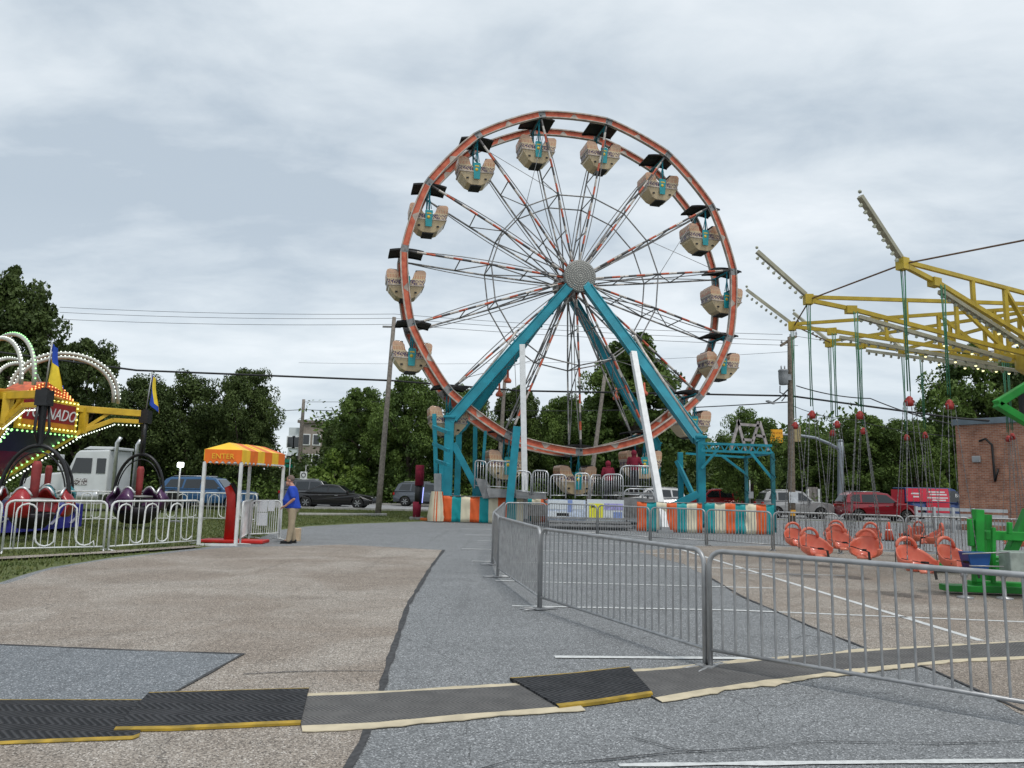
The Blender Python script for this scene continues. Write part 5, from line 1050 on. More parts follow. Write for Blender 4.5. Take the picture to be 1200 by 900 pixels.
for dg in (-30, 30, 90, 150, 210, 270):
    tip = TP(dg, 5.2, 3.62); rad = (TP(dg, 1, 0)-TC); tan_ = Vector((-rad.y, rad.x, 0)); k = MB()
    k.beam(TP(dg, .6, 3.70), TP(dg, 5.2, 3.62), .18, .20)
    k.beam(TP(dg, 5.15, 3.36), TP(dg, 4.3, 3.36), .13, .13); k.beam(TP(dg, 4.3, 3.36), TP(dg, 3.35, 2.9), .13, .14); k.beam(TP(dg, 3.35, 2.9), TP(dg, 1.5, 1.45), .22, .18)
    k.beam(TP(dg, 3.5, 3.7), TP(dg, 3.5, 2.9), .18, .2); k.beam(TP(dg, 3.6, 3.1), TP(dg, 4.2, 3.6), .08, .1)
    arm = k.build('arm', yellow, TR, True, bevel=.01)
    k = MB()
    for j in range(22):
        t = j/21; 
        for sgn in (-1, 1): 
            q = TP(dg, 1.6+t*1.75, 1.5+t*1.4)+tan_*.10*sgn-UZ*.12+rad*.1; k.ico(q, .026)
    for j in range(14): t = j/13; q = TP(dg, 3.4+t*.9, 2.88+t*.42)-UZ*.1; k.ico(q+tan_*.0, .024)
    for j in range(8): k.ico(TP(dg, 4.35+.8*j/7, 3.23), .024)
    k.build('light_string', lw, arm, True)
    # double arch with lights
    for w_, sg_ in ((.12, 1), (-.12, -1)):
        k = MB(); rm, rw2 = 2.95, 1.45-(.14 if sg_ < 0 else 0); hh = 1.45-(.16 if sg_ < 0 else 0)
        pts = [TP(dg, rm-rw2*math.cos(math.pi*j/20), 3.9+hh*math.sin(math.pi*j/20)**.85)+tan_*w_ for j in range(21)]
        k.tube(pts, .055, 7); ar = k.build('light_arch', mat('arch_tube', (.42, .42, .38), .4, .2, .1, 4), TR, True); k = MB()
        for j in range(1, 40): a = math.pi*j/40; k.ico(TP(dg, rm-(rw2+.05)*math.cos(a), 3.9+(hh+.05)*math.sin(a)**.85)+tan_*w_, .021)
        k.build('light_string', lg if (dg == -30 and sg_ > 0) else lw, ar, True)
    # tip bracket and flag
    k = MB(); k.beam(tip+UZ*.15, tip-UZ*1.3, .16, .12, w1=.1); k.tube([tip-UZ*.2+tan_*.12, tip-UZ*.9+tan_*.2, tip-UZ*1.3], .035, 6); k.tube([tip-UZ*.2-tan_*.12, tip-UZ*.9-tan_*.16, tip-UZ*1.3], .035, 6); k.box(tuple(tip-UZ*.1), (.3, .3, .4)); k.build('hanger', hoopm, TR, True)
    k = MB(); k.tube([tip+UZ*.1, tip+UZ*1.3+rad*.08], .02, 6); fp = k.build('flag_pole', steel, TR, True); k = MB(); fo = tip+UZ*1.28+rad*.08; nn = 8; mm_ = 12; vs = []
    for i in range(nn+1):
        for j in range(mm_+1):
            u, v = i/nn, j/mm_; drape = (.26 if dg == 30 else .30)*u*(.35+.8*v-.15*math.sin(v*5)); vs.append(fo+Vector((drape, .06*math.sin(u*7+v*3)+.05*u, -v*(.95+.22*u)-.10*u)))
    k.add(vs, [(i*(mm_+1)+j, (i+1)*(mm_+1)+j, (i+1)*(mm_+1)+j+1, i*(mm_+1)+j+1) for i in range(nn) for j in range(mm_)], 0, True); k.m = [0 if ((j < 5) if dg != 30 else (i < 4) or j > 9 and i < 7) else 1 for i in range(nn) for j in range(mm_)]
    k.build('flag', [blu, fly], fp, True)
    # round tub
    name, colr = tubcols[dg]; tm = mat(name+'_tub', colr, .35, 0, .15, 3, coat=.3); c = Vector((tip.x, tip.y, 0))
    k = MB(); k.lathe([(.2, .16), (.42, .2), (.62, .42), (.70, .66), (.65, .7), (.5, .5), (.3, .42)] if dg != -30 else [(.15, .3), (.3, .32), (.45, .5), (.5, .66), (.45, .7), (.3, .5), (.2, .42)], c, 24); tb = k.build('tub', mat('shadow_dark_bowl', (.012, .01, .014), .4, 0, .2, 3), TR, True)  # bowl coloured near black, painting in the shadow below the seats
    yaw = {-30: .2, 30: .0}.get(dg, .6)
    for j in range(4):
        a = yaw+j*math.pi/2+(0 if j % 2 == 0 else .0); dv = Vector((math.cos(a), math.sin(a), 0)); tv = Vector((-dv.y, dv.x, 0)); k = MB(); vs = []; nu, nv = 10, 8
        for i in range(nu+1):
            u = -1+2*i/nu; th = a+u*.30
            for q in range(nv+1):
                v = q/nv; rr6 = .80+.12*math.sin(v*2.6)-.28*max(0, v-.6)*1.5; z = .60+v*(.70-.20*u*u); vs.append(c+Vector((math.cos(th)*rr6, math.sin(th)*rr6, z)))
        k.add(vs, [(i*(nv+1)+q, (i+1)*(nv+1)+q, (i+1)*(nv+1)+q+1, i*(nv+1)+q+1) for i in range(nu) for q in range(nv)], 0, True); sb_ = k.build('seat_shell', tm, tb, True); so_ = sb_.modifiers.new('solid', 'SOLIDIFY'); so_.thickness = .07
        k = MB(); k.tube([vs[i*(nv+1)+nv] for i in range(nu+1)], .035, 6); k.build('seat_trim', alu, tb, True)
    k = MB(); k.lathe([(.06, .4), (.06, .95), (.42, .98), (.42, 1.03), (.1, 1.05)], c, 18); k.build('table', dsteel, tb, True)
    k = MB(); k.lathe([(.09, 1.03), (.10, 1.3), (.11, 1.85), (.07, 1.95)], c, 12); k.build('centre_sleeve', mat('faded_red_sleeve', (.25, .035, .035), .6, 0, .2, 4), tb, True)
    k = MB(); hv = Vector((math.cos(yaw), math.sin(yaw), 0)); k.tube([c+hv*(-.78*math.cos(math.pi*j/22))+UZ*(1.05+1.28*math.sin(math.pi*j/22)) for j in range(23)], .05, 8); k.tube([c+hv*(-.70*math.cos(math.pi*j/22))+UZ*(1.05+1.12*math.sin(math.pi*j/22)) for j in range(23)], .02, 8); k.build('hoop', hoopm, tb, True)
bl_ = mat('blue_base_paint', (.035, .035, .26), .45, 0, .12, 2)
k = MB(); vs = []
for z, rr7 in ((.12, 3.75), (.78, 3.75)):
    for j in range(8): vs.append(TP(22.5+45*j, rr7, z))
k.add(vs, [tuple(range(7, -1, -1)), tuple(range(8, 16))]+[(j, (j+1) % 8, (j+1) % 8+8, j+8) for j in range(8)]); bb = k.build('base_skirt', bl_, TR, True)
k = MB()
for j in (5, 6, 7, 0):
    a_, b_ = TP(22.5+45*j, 3.76, 0), TP(67.5+45*j, 3.76, 0); nn = ((a_+b_)/2-TC).normalized()*.02
    for t in (.12, .45, .78): k = MB(); p = a_.lerp(b_, t)+nn; q = a_.lerp(b_, t+.13)+nn; k.beam(p+UZ*.25, q+UZ*.48, .02, .10, up=nn); k.beam(q+UZ*.45, p+UZ*.68, .02, .10, up=nn); k.build('silver_arrow', alu, bb, True)
k = MB(); k.box((TC.x+2.2, TC.y-2.2, 1.0), (1.7, 1.2, .45)); k.box((TC.x+.2, TC.y-2.9, 1.0), (1.4, 1, .4)); k.build('red_step', red, TR, True, bevel=.02)
# ------------------------------------------------------------------ swing ride on the right
SC = Vector((11.1, 14.4, 0)); SR = empty('swing_ride', SC, 0, 'yellow armed chain swing ride with coral bucket seats and a green base', 'fairground ride')
def SP(deg, r, z): return SC+Vector((math.cos(R(deg))*r, math.sin(R(deg))*r, z))
mustard = mat('mustard_paint', (.38, .27, .025), .5, 0, .25, 4, col2=(.52, .38, .04)); rope = mat('green_rope', (.04, .16, .09), .8, 0, .3, 40); chain = mat('chain_steel', (.19, .19, .19), .45, .6, .5, 60); barm = mat('light_bar_grey', (.36, .34, .25), .4, .5, .15, 5)
bcap = mat('bulb_dull', (.35, .36, .28), .3, 0, .4, 30); belt_ = mat('black_belt', (.015, .015, .015), .7)
def seat_mesh():
    k = MB(); nu, nv = 18, 7; vs = []
    for i in range(nu+1):
        u = -1+2*i/nu; th = u*R(128); back = math.cos(th*.5)**1.4     # 1 at the back, 0 in front
        for j in range(nv+1):
            v = j/nv; hgt = .22+.22*max(0, math.cos(th))**.8+.02*math.cos(th*2); rr8 = .17+.15*min(1, v*2.2)**.6+.03*v
            vs.append((-math.cos(th)*rr8*(1.05), math.sin(th)*rr8*1.02, v*hgt))
    k.add(vs, [(i*(nv+1)+j, i*(nv+1)+j+1, (i+1)*(nv+1)+j+1, (i+1)*(nv+1)+j) for i in range(nu) for j in range(nv)], 0, True)
    k.lathe([(.0, .0), (.2, .0), (.21, .03), (.0, .03)], (0, 0, 0), 16); k.prism([(.05, .0), (.22, .02), (.27, -.02), (.27, .01), (.22, .06), (.05, .04)], -.15, .15, smooth=True)
    return k
ss0 = seat_mesh().build('swing_seat', coral, None); m_ = ss0.modifiers.new('solid', 'SOLIDIFY'); m_.thickness = .022
k = MB(); k.tube([(-.31+.02*math.cos(t), .19*math.cos(t*1.0), .40+.19*math.sin(t)) for t in [math.pi*i/10 for i in range(11)]], .035, 8); k.build('head_ring', coral, ss0)
k = MB(); k.beam((-.05, -.3, .22), (.3, .1, .14), .04, .012); k.beam((.3, .1, .14), (.33, .12, -.12), .05, .012); k.box((.2, 0, .17), (.12, .08, .04)); k.build('belt', belt_, ss0)
ZS = 3.2                                             # spreader height above the seat origin
k = MB()
for sx in (-.20, .14):
    for sy in (-1, 1):
        n = 60; a_, b_ = Vector((sx*.3, sy*.08, ZS)), Vector((sx, sy*.31, .30 if sx > 0 else .42)); k.tube([a_.lerp(b_, j/n) for j in range(n+1)], [(.0125 if j % 2 else .005) for j in range(n+1)], 4, cap=False)
        k.tube([b_, (b_.x, b_.y, .12)], .012, 5)
k.build('chain', chain, ss0)
k = MB(); k.lathe([(.02, -.10), (.07, -.09), (.075, -.02), (.06, .0), (.062, .06), (.02, .1)], (0, 0, ZS), 10); k.tube([(0, -.09, ZS), (0, .09, ZS)], .03, 6); k.build('spreader', mat('red_spreader', (.27, .02, .015), .5, 0, .3, 10), ss0)
def place_seat(deg, r, zt, first):
    s = ss0 if first else copy_tree(ss0); s.parent = SR; z0 = .40; p = SP(deg, r, 0)-SC; s.location = (p.x, p.y, z0); s.rotation_euler = (0, 0, R(deg+90)+grnd.uniform(-.6, .6)); s.scale = (.84, .84, .84); z0 = .42; s.location.z = z0
    k = MB(); top = SP(deg, r, zt); bt = SP(deg, r, .42+ZS*.86+.1)
    for o_ in (-.035, .035): k.tube([top+Vector((o_, 0, 0)), top.lerp(bt, .5)+Vector((o_*.4, 0, 0)), bt+Vector((o_*.6, 0, 0))], .011, 5)
    k.tube([top+Vector((.02, .05, 0)), bt+Vector((.05, .05, -.2))], .006, 4); k.build('rope', rope, SR, True)
ang_s = [180+27.7*j for j in range(13)]; first = True
for dgi, dg in enumerate(ang_s):
    tipz = 5.46; T = SP(dg, 5.24, tipz); I_ = SP(dg, 4.4, tipz-.22); rad = (SP(dg, 1, 0)-SC); tn = Vector((-rad.y, rad.x, 0)); k = MB()
    k.beam(T, SP(dg, .5, 5.42), .06, .07); k.beam(T-UZ*.06, I_-UZ*.0, .07, .08); k.beam(I_, SP(dg, 1.6, 4.55), .075, .08); k.beam(SP(dg, 1.6, 4.55), SP(dg, .4, 4.3), .09, .09)
    for r_a, r_b in ((3.3, 3.3), (2.3, 2.3), (2.3, 1.4), (1.3, 1.3)): 
        zl = tipz-.22-(4.4-r_b)/(2.8)*.69; k.beam(SP(dg, r_a, 5.42), SP(dg, r_b, max(4.4, zl)), .07, .06)
    k.box(tuple(T-UZ*.05), (.16, .15, .2), R(dg)); k.box(tuple(I_-UZ*.02), (.2, .14, .15), R(dg)); arm = k.build('arm', mustard, SR, True)
    k = MB(); k.beam(T+rad*.05+UZ*.05, T+rad*1.0+UZ*.92, .09, .07); k.beam(I_-UZ*.16+rad*-.15, SP(dg, 1.3, 4.28), .10, .07); n0 = len(k.f)
    for j in range(9): q = (T+rad*.12+UZ*.02).lerp(T+rad*.97+UZ*.8, j/8); k.lathe([(.018, 0), (.034, .05), (.0, .075)], q, 8, axis=(rad*.6-UZ*.8))
    for j in range(16): q = (I_-UZ*.2-rad*.2).lerp(SP(dg, 1.5, 4.3), j/15); k.lathe([(.018, 0), (.034, .05), (.0, .075)], q, 8, axis=(0, 0, -1))
    k.ico(T+rad*1.0+UZ*1.0, .035); k.m = [0 if q_ < n0 else 1 for q_ in range(len(k.f))]; lb = k.build('light_bar', [barm, bcap], arm, True)
    k = MB()
    for j in (9, 12, 14): k.ico((I_-UZ*.26-rad*.2).lerp(SP(dg, 1.5, 4.24), j/15), .028)
    k.build('lit_bulbs', mat('bulb_warm', (.9, .85, .5), .4, emit=(1, .9, .45), es=1.5), lb, True)
    place_seat(dg, 5.24, tipz-.1, first); first = False; place_seat(dg+1.5, 4.36, tipz-.3, False)
k = MB(); k.tube([SP(d_, 5.2, 5.42) for d_ in ang_s], .016, 5, True, flat=True); k.build('tie_cable', mat('rusty_cable', (.12, .07, .04), .8, 0, .3, 20), SR, True)
k = MB(); k.tube([SC+UZ*.5, SC+UZ*5.9], .38, 16); k.lathe([(.9, 4.1), (1.0, 4.2), (1.0, 4.5), (.7, 4.6)], SC, 20); k.build('centre_tower', mustard, SR, True)
YB = 12.5
def gbeam(a, b, w=.2, nm='base_beam', m2=green, y=YB, h=None): k = MB(); k.beam(P(*a, y), P(*b, y), w, h or w); return k.build(nm, m2, SR, True, bevel=.012)
gbeam((1146, 597), (1146, 682), .14, 'upright'); gbeam((1137, 608), (1138, 640), .08, 'upright'); gbeam((1158, 603), (1158, 680), .09, 'upright', y=YB+.5)
gbeam((1152, 627), (1260, 631), .15, y=YB+.2); gbeam((1206, 598), (1172, 674), .15, 'brace', y=YB+.3)
gbeam((1150, 637), (1122, 668), .07, 'brace'); gbeam((1164, 618), (1164, 684), .06, 'upright', y=YB-.1); gbeam((1183, 612), (1183, 626), .07, 'upright')
a_ = P(1105, 684, YB+.1); b_ = P(1300, 694, YB-.1); k = MB(); k.beam((a_.x, a_.y, .10), (b_.x, b_.y, .10), .3, .10); k.beam((a_.x+.5, a_.y+.1, .17), (b_.x, b_.y, .17), .18, .08); k.build('base_beam', green, SR, True, bevel=.012)
k = MB(); k.beam((SC.x-2.6, SC.y+1.6, .16), (SC.x+3, SC.y+1.6, .16), .3, .2); k.beam((SC.x, SC.y-3, .16), (SC.x, SC.y+3, .16), .4, .2); k.build('base_beam', green, SR, True)
for q in (1130, 1176): c = P(q, 680, YB-.45); k = MB(); k.lathe([(.12, 0), (.12, .03), (.03, .05), (.03, .32), (.05, .34), (.05, .4)], (c.x, c.y, 0), 12); k.build('jack_foot', steel, SR, True)
c = P(1143, 658, YB-.35); k = MB(); vs = []
for z, w_ in ((-.13, .13), (.15, .19)): vs += [(c.x-w_, c.y-.12, c.z+z), (c.x+w_, c.y-.12, c.z+z), (c.x+w_, c.y+.14, c.z+z), (c.x-w_, c.y+.14, c.z+z)]
k.add(vs, [(3, 2, 1, 0), (4, 5, 6, 7), (0, 1, 5, 4), (1, 2, 6, 5), (2, 3, 7, 6), (3, 0, 4, 7)]); k.build('blue_bin', mat('blue_plastic', (.01, .07, .24), .4, 0, .1, 4), SR, True, bevel=.01)
c = P(1190, 660, YB-.4); k = MB(); k.box((c.x+.1, c.y, c.z), (.55, .3, .38)); k.build('toolbox', mat('pale_box', (.36, .42, .38), .45, .3, .2, 8), SR, True, bevel=.02)
k = MB(); k.tube([P(1128, 649, YB-.5), P(1215, 646, YB-.5)], .012, 6); k.tube([P(1136, 663, YB-.5), P(1176, 664, YB-.5)], .012, 6); k.build('hand_rail', steel, SR, True)
for cx_, zc in ((1240, 475),):
    c = P(cx_, zc, 12.2); hs = 1.02; pts = [(c.x-hs, c.y, c.z), (c.x, c.y, c.z+.62), (c.x+hs, c.y, c.z), (c.x, c.y, c.z-.62)]
    k = MB()
    for j in range(4): k.beam(pts[j], pts[(j+1) % 4], .15, .12)
    k.beam((c.x, c.y, c.z), (SC.x, SC.y-.2, c.z), .1, .1); k.build('diamond_frame', green, SR, True, bevel=.01); k = MB(); k.box((c.x-.2, c.y+.1, c.z), (.7, .1, .4)); k.build('speaker_box', black, SR, True)
# ------------------------------------------------------------------ cable mats on the asphalt
def matmat(name, c1, c2, sc, strength=.6):
    M_ = bpy.data.materials.new(name); M_.use_nodes = True; nt = M_.node_tree; N = nt.nodes; L = nt.links; b = N['Principled BSDF']; b.inputs['Roughness'].default_value = .75; b.inputs['Specular IOR Level'].default_value = .3
    tc = N.new('ShaderNodeTexCoord'); sp = N.new('ShaderNodeSeparateXYZ'); L.new(tc.outputs['Object'], sp.inputs[0])
    tri = N.new('ShaderNodeMath'); tri.operation = 'PINGPONG'; L.new(sp.outputs[1], tri.inputs[0]); tri.inputs[1].default_value = .13
    ad = N.new('ShaderNodeMath'); ad.operation = 'ADD'; L.new(sp.outputs[0], ad.inputs[0]); L.new(tri.outputs[0], ad.inputs[1])
    w = N.new('ShaderNodeMath'); w.operation = 'MULTIPLY'; L.new(ad.outputs[0], w.inputs[0]); w.inputs[1].default_value = sc
    s = N.new('ShaderNodeMath'); s.operation = 'SINE'; L.new(w.outputs[0], s.inputs[0])
    n = N.new('ShaderNodeTexNoise'); n.inputs['Scale'].default_value = 5; n.inputs['Detail'].default_value = 6; L.new(tc.outputs['Object'], n.inputs['Vector'])
    mu = N.new('ShaderNodeMath'); mu.operation = 'MULTIPLY_ADD'; L.new(s.outputs[0], mu.inputs[0]); mu.inputs[1].default_value = .3; L.new(n.outputs[0], mu.inputs[2])
    cr = N.new('ShaderNodeValToRGB'); L.new(mu.outputs[0], cr.inputs[0]); e = cr.color_ramp.elements; e[0].position = .3; e[0].color = (*c1, 1); e[1].position = .75; e[1].color = (*c2, 1); L.new(cr.outputs[0], b.inputs['Base Color'])
    bp = N.new('ShaderNodeBump'); bp.inputs['Strength'].default_value = strength; bp.inputs['Distance'].default_value = .008; L.new(s.outputs[0], bp.inputs['Height']); L.new(bp.outputs[0], b.inputs['Normal']); return M_
bm_ = matmat('black_mat', (.009, .010, .012), (.05, .051, .055), 115, .8); gm_ = matmat('grey_mat', (.075, .073, .072), (.15, .145, .14), 170, .5)
ym_ = mat('yellow_edge', (.22, .15, .02), .6, 0, 0, 9, col2=(.45, .29, .03)); bt_ = mat('beige_edge_tape', (.52, .45, .32), .8, 0, .12, 7)
def cmat(top, bot, label, body, edge, z=.016, ew=.06, jag=0.0, wave=.0, seed=1, cat='cable mat'):
    """mat between its far edge and near edge (photo points put down on the ground); edge bands along both"""
    T_ = [G(*p) for p in top]; B_ = [G(*p) for p in bot]; o0 = (T_[0]+B_[0])/2; o0.z = 0; rn = random.Random(seed)
    def samp(pts, t):
        ls = [(b-a).length for a, b in zip(pts, pts[1:])]; s = t*sum(ls)
        for a, b, l in zip(pts, pts[1:], ls):
            if s <= l+1e-9: return a.lerp(b, s/l)
            s -= l
        return pts[-1]
    n = max(12, int((T_[-1]-T_[0]).length/.07)); k = MB(); rows = [0, None, .25, .5, .75, None, 1]; vs = []; nr = 7
    for i in range(n+1):
        t = i/n; a, b = samp(T_, t), samp(B_, t); w = (b-a).length; ja = jag*(noise.noise(Vector((t*n*.13, seed, 0)))+.6*noise.noise(Vector((t*n*.5, seed, 4)))); jb = jag*(noise.noise(Vector((t*n*.13, seed, 9)))+.6*noise.noise(Vector((t*n*.5, seed, 14))))
        fr = [-ja/w, (ew+ja*.3)/w, .25, .5, .75, 1-(ew+jb*.3)/w, 1+jb/w]
        for j, q in enumerate(fr):
            p = a.lerp(b, q); zz = z+wave*(.5+.5*noise.noise(Vector((p.x*1.6, p.y*1.6, seed))))+(0.002 if 0 < j < 6 else -.004)
            vs.append((p.x-o0.x, p.y-o0.y, zz))
    m0 = len(vs); vs += [(x, y, .012) for x, y, _ in vs]; fs = []; ms = []
    for i in range(n):
        for j in range(nr-1): fs.append((i*nr+j, i*nr+j+1, (i+1)*nr+j+1, (i+1)*nr+j)); ms.append(1 if j in (0, nr-2) else 0)
        for j in (0, nr-1): a_, b_ = i*nr+j, (i+1)*nr+j; fs.append((a_, b_, b_+m0, a_+m0)); ms.append(1)
    for i in (0, n):
        for j in range(nr-1): a_, b_ = i*nr+j, i*nr+j+1; fs.append((a_, b_, b_+m0, a_+m0)); ms.append(0)
    b0 = len(k.v); k.v = vs; k.f = fs; k.m = ms; k.sm = [False]*len(fs)
    r = empty('cable_mat', o0, 0, label, cat, 'mats laid end to end over the cables')
    body_k = MB(); edge_k = MB()
    for kk, want in ((body_k, 0), (edge_k, 1)): kk.v = vs; kk.f = [f for f, m in zip(fs, ms) if m == want]; kk.m = [0]*len(kk.f); kk.sm = [False]*len(kk.f)
    body_k.build('mat_body', body, r); edge_k.build('edge_strip', edge, r); return r
cmat([(-140, 823), (0, 822), (172, 822)], [(-140, 879), (0, 875), (156, 869), (163, 866)], 'leftmost black rubber mat with yellow edges', bm_, ym_, .016, .042, 0, .006, 2)
cmat([(175, 815.5), (362, 810)], [(133, 860), (200, 859), (352, 852)], 'second black rubber mat with yellow edges, overlapping the leftmost one', bm_, ym_, .027, .038, 0, .008, 3)
cmat([(345, 816), (420, 813.5), (500, 809), (645, 801)], [(354, 860), (440, 856), (520, 848), (685, 834)], 'long grey mat with frayed beige edges between the black mats', gm_, bt_, .018, .09, .05, .008, 4)
cmat([(597, 799), (670, 793), (737, 786)], [(655, 833.5), (700, 828), (765, 818)], 'small black rubber mat with yellow edges lying over the grey mats', bm_, ym_, .034, .045, 0, .01, 5)
cmat([(706, 789.5), (780, 784), (870, 775.5), (1013, 763), (1190, 753), (1300, 748)], [(776, 825), (870, 809), (1000, 791), (1120, 778), (1200, 774), (1330, 768)], 'long grey mat with frayed beige edges running under the barrier to the right', gm_, bt_, .018, .10, .07, .008, 6)
# ------------------------------------------------------------------ people
def limb(k, pts, rs, mi=0):
    pts = [Vector(p) for p in pts]; q = []; rq = []
    for i in range(len(pts)-1):
        for j in range(4): t = j/4; q.append(pts[i].lerp(pts[i+1], t)); rq.append(rs[i]+(rs[i+1]-rs[i])*t)
    q.append(pts[-1]); rq.append(rs[-1]); k.tube(q, rq, 12)
    for p, r_a in ((pts[0], rs[0]), (pts[-1], rs[-1])): k.ball(p, r_a*.995, n=12)
def remeshed(k, name, m_, parent, vox=.011, smooth=3):
    o = k.build(name, m_, None); o.parent = None; md = o.modifiers.new('r', 'REMESH'); md.mode = 'VOXEL'; md.voxel_size = vox; md.use_smooth_shade = True
    s = o.modifiers.new('s', 'SMOOTH'); s.factor = .5; s.iterations = smooth; dg = bpy.context.evaluated_depsgraph_get(); me = bpy.data.meshes.new_from_object(o.evaluated_get(dg)); bpy.data.objects.remove(o); me.name = name
    return link(name, me, parent)
def torso(k, secs):
    # secs: (x, z, rx, ry)
    n = 20; vs = []
    for x, z, rx, ry in secs:
        for j in range(n): t = 2*math.pi*j/n; vs.append((x+rx*math.cos(t), ry*math.sin(t), z))
    m = len(secs); k.add(vs, [(i*n+j, i*n+(j+1) % n, (i+1)*n+(j+1) % n, (i+1)*n+j) for i in range(m-1) for j in range(n)]+[tuple(range(n-1, -1, -1)), tuple((m-1)*n+j for j in range(n))], 0, True)
def hand(k, w, d, side, curl=.5):
    """palm from the wrist w along d with five unequal bent fingers and a thumb"""
    w, d = Vector(w), Vector(d).normalized(); up = Vector((0, 0, 1)); sd = d.cross(up).normalized()*side; dn = d.cross(sd).normalized(); dn = dn if dn.z < 0 else -dn
    for o in (-.028, -.01, .01, .028): limb(k, [w+sd*o*.6, w+d*.085+sd*o], [.015, .013])
    for o, l in ((-.030, .075), (-.010, .085), (.010, .08), (.030, .062)):
        p0 = w+d*.085+sd*o; p1 = p0+d*l*.5*math.cos(curl)+dn*l*.5*math.sin(curl); p2 = p1+d*l*.5*math.cos(curl*2)+dn*l*.5*math.sin(curl*2); limb(k, [p0, p1, p2], [.0105, .0095, .008])
    p0 = w+d*.03-sd*.03; p1 = p0-sd*.025+d*.035+dn*.01; limb(k, [p0, p1, p1+d*.03+dn*.015], [.013, .012, .009])
def person(loc, rz, label, J, shirt, trous, hair=None, hood=None, belly=0., s=1.0):
    r = empty('person', loc, rz, label, 'person'); r.scale = (s, s, s); k = MB(); lean = J.get('lean', 0)
    hd = Vector(J['head'])
    torso(k, [(0, .86, .11, .15), (.0, .95, .125, .165), (belly*.5, 1.08, .12+belly*.5, .155+belly*.3), (lean*.5, 1.28, .12, .17), (lean*.9, 1.40, .105, .175), (lean, 1.47, .06, .09)])
    limb(k, [(lean, 0, 1.45), (hd.x*.6+lean*.4, 0, 1.53), tuple(hd-Vector((0, 0, .05)))], [.065, .055, .055])
    k.ball(hd+Vector((-.015, 0, .035)), .098, n=16, sq=(1.02, .80, 1.02)); fd = Vector((math.cos(J['nod']), 0, -math.sin(J['nod'])))
    k.ball(hd+fd*.035-Vector((0, 0, .045)), .066, n=14, sq=(1, .85, 1.0)); k.ball(hd+fd*.105+Vector((0, 0, -.015)), .017, n=8); k.ball(hd+fd*.07+Vector((0, 0, -.075)), .028, n=8)
    for y in (-1, 1): k.ball(hd+Vector((-.01, y*.08, .0)), .026, n=8, sq=(.8, .5, 1.3))
    for y in (-1, 1):
        A = J['arm'][0 if y < 0 else 1]; sh = Vector((lean, y*.185, 1.40)); limb(k, [sh, A[0], A[1]], [.055, .042, .028]); hand(k, A[1], A[2], -y)
        Lg = J['leg'][0 if y < 0 else 1]; limb(k, [(0, y*.09, .9), Lg[0], Lg[1]], [.085, .056, .04]); limb(k, [Lg[1], Vector(Lg[1])+Vector((.13, 0, -.045))], [.035, .03])
    remeshed(k, 'body', skin, r, .009, 2)
    k = MB(); torso(k, [(0, .90, .155+belly*.5, .185), (belly*.4, .98, .15+belly*.7, .185+belly*.3), (belly*.7, 1.10, .14+belly*.75, .18+belly*.4), (lean*.5+belly*.2, 1.28, .14+belly*.2, .19), (lean*.9, 1.41, .115, .19), (lean, 1.475, .07, .10)])
    for y in (-1, 1):
        A = J['arm'][0 if y < 0 else 1]; sh = Vector((lean, y*.185, 1.40)); e_ = Vector(A[0]); 
        limb(k, [sh, sh.lerp(e_, .75)], [.078, .074]) if not J.get('long') else limb(k, [sh, e_, e_.lerp(Vector(A[1]), .92)], [.078, .062, .045])
    if hood: k.ball(hd+Vector((-.03, 0, .02)), .135, n=16, sq=(1, .9, 1.05)); limb(k, [(lean-.02, 0, 1.45), tuple(hd-Vector((.03, 0, .05)))], [.10, .10])
    remeshed(k, 'shirt', shirt, r, .013, 3)
    k = MB(); torso(k, [(0, .80, .13, .17), (.0, .90, .14+belly*.3, .182), (belly*.2, .97, .14+belly*.4, .18)])
    for y in (-1, 1): Lg = J['leg'][0 if y < 0 else 1]; a_ = Vector(Lg[1]); limb(k, [(0, y*.09, .88), Lg[0], a_+Vector((0, 0, .0))], [.105, .082, .07])
    remeshed(k, 'trousers', trous, r, .013, 2)
    k = MB()
    for y in (-1, 1): a_ = Vector(J['leg'][0 if y < 0 else 1][1]); k2 = MB(); limb(k2, [a_+Vector((-.04, 0, -.035)), a_+Vector((.08, 0, -.045)), a_+Vector((.17, 0, -.055))], [.048, .044, .034]); k2.box((a_.x+.06, a_.y, a_.z-.085), (.29, .09, .03)); k2.build('shoe', black, r)
    if hair:
        k = MB(); k.ball(hd+Vector((-.025, 0, .05)), .102, n=16, sq=(1.0, .84, .98)); remeshed(k, 'hair', hair, r, .012, 1)
    return r
mp = G(341, 637)
hz_ = Vector((.10, 0, 1.60))
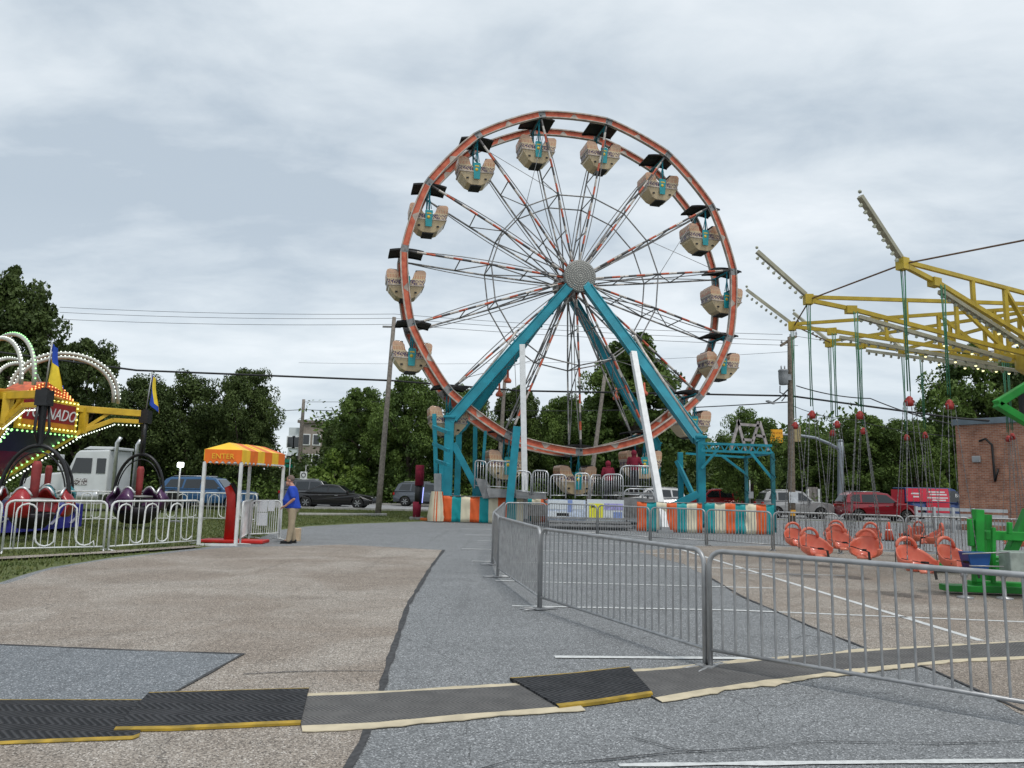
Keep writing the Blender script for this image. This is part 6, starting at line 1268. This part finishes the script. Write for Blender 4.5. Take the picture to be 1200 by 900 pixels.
J1 = dict(head=(.13, 0, 1.61), nod=.75, lean=.05, arm=[((-.02, -.25, 1.14), (.17, -.16, .98), (.9, .3, -.25)), ((-.04, .25, 1.14), (.17, .17, .96), (.9, -.2, -.3))], leg=[((.03, -.10, .48), (-.03, -.12, .10)), ((.0, .10, .48), (.05, .11, .10))])
person((mp.x, mp.y, 0), math.pi+.12, 'man in a blue polo shirt and khaki trousers looking down beside the entrance', J1, mat('blue_polo', (.015, .06, .42), .8, 0, .1, 6), mat('khaki', (.36, .29, .20), .85, 0, .1, 6), hair=mat('short_grey_hair', (.16, .12, .10), .9, 0, .2, 30), belly=.10)
mar2 = mat('maroon_hoodie', (.17, .008, .025), .85, 0, .15, 5); dk = mat('dark_trousers', (.03, .03, .035), .85)
J2 = dict(head=(.08, 0, 1.60), nod=.5, lean=.06, long=1, arm=[((.05, -.26, 1.16), (.28, -.22, 1.08), (1, .1, -.1)), ((.05, .26, 1.16), (.28, .2, 1.08), (1, -.1, -.1))], leg=[((.03, -.10, .48), (-.02, -.11, .10)), ((.0, .10, .48), (.03, .11, .10))])
a_ = P(713, 580, 30.9); person((a_.x, 30.9, 1.03), math.pi*.5+.2, 'person in a maroon hooded top on the left, lower on the platform', J2, mar2, dk, hood=1, s=.97)
J3 = dict(head=(.08, 0, 1.60), nod=.5, lean=.06, long=1, arm=[((.02, -.28, 1.18), (.1, -.45, 1.05), (.5, -.8, -.2)), ((.05, .26, 1.16), (.28, .2, 1.08), (1, -.1, -.1))], leg=J2['leg'])
a_ = P(743, 580, 31.2); person((a_.x, 31.2, 1.46), math.pi*.5-.1, 'person in a maroon hooded top on the right, higher up by the stay pole', J3, mar2, dk, hood=1)
k = MB(); k.box((a_.x, 31.2, 1.42), (1.5, 1.6, .08)); k.build('deck', deckm, pl, True)
for sx in (-.7, .7):
    for sy in (-.7, .7): k = MB(); k.beam((a_.x+sx, 31.2+sy, 0), (a_.x+sx, 31.2+sy, 1.4), .07, .07); k.build('deck_leg', dsteel, pl, True)
for o in list(S.objects):
    if o.type == 'EMPTY' and not o.children and 'category' not in o: bpy.data.objects.remove(o)
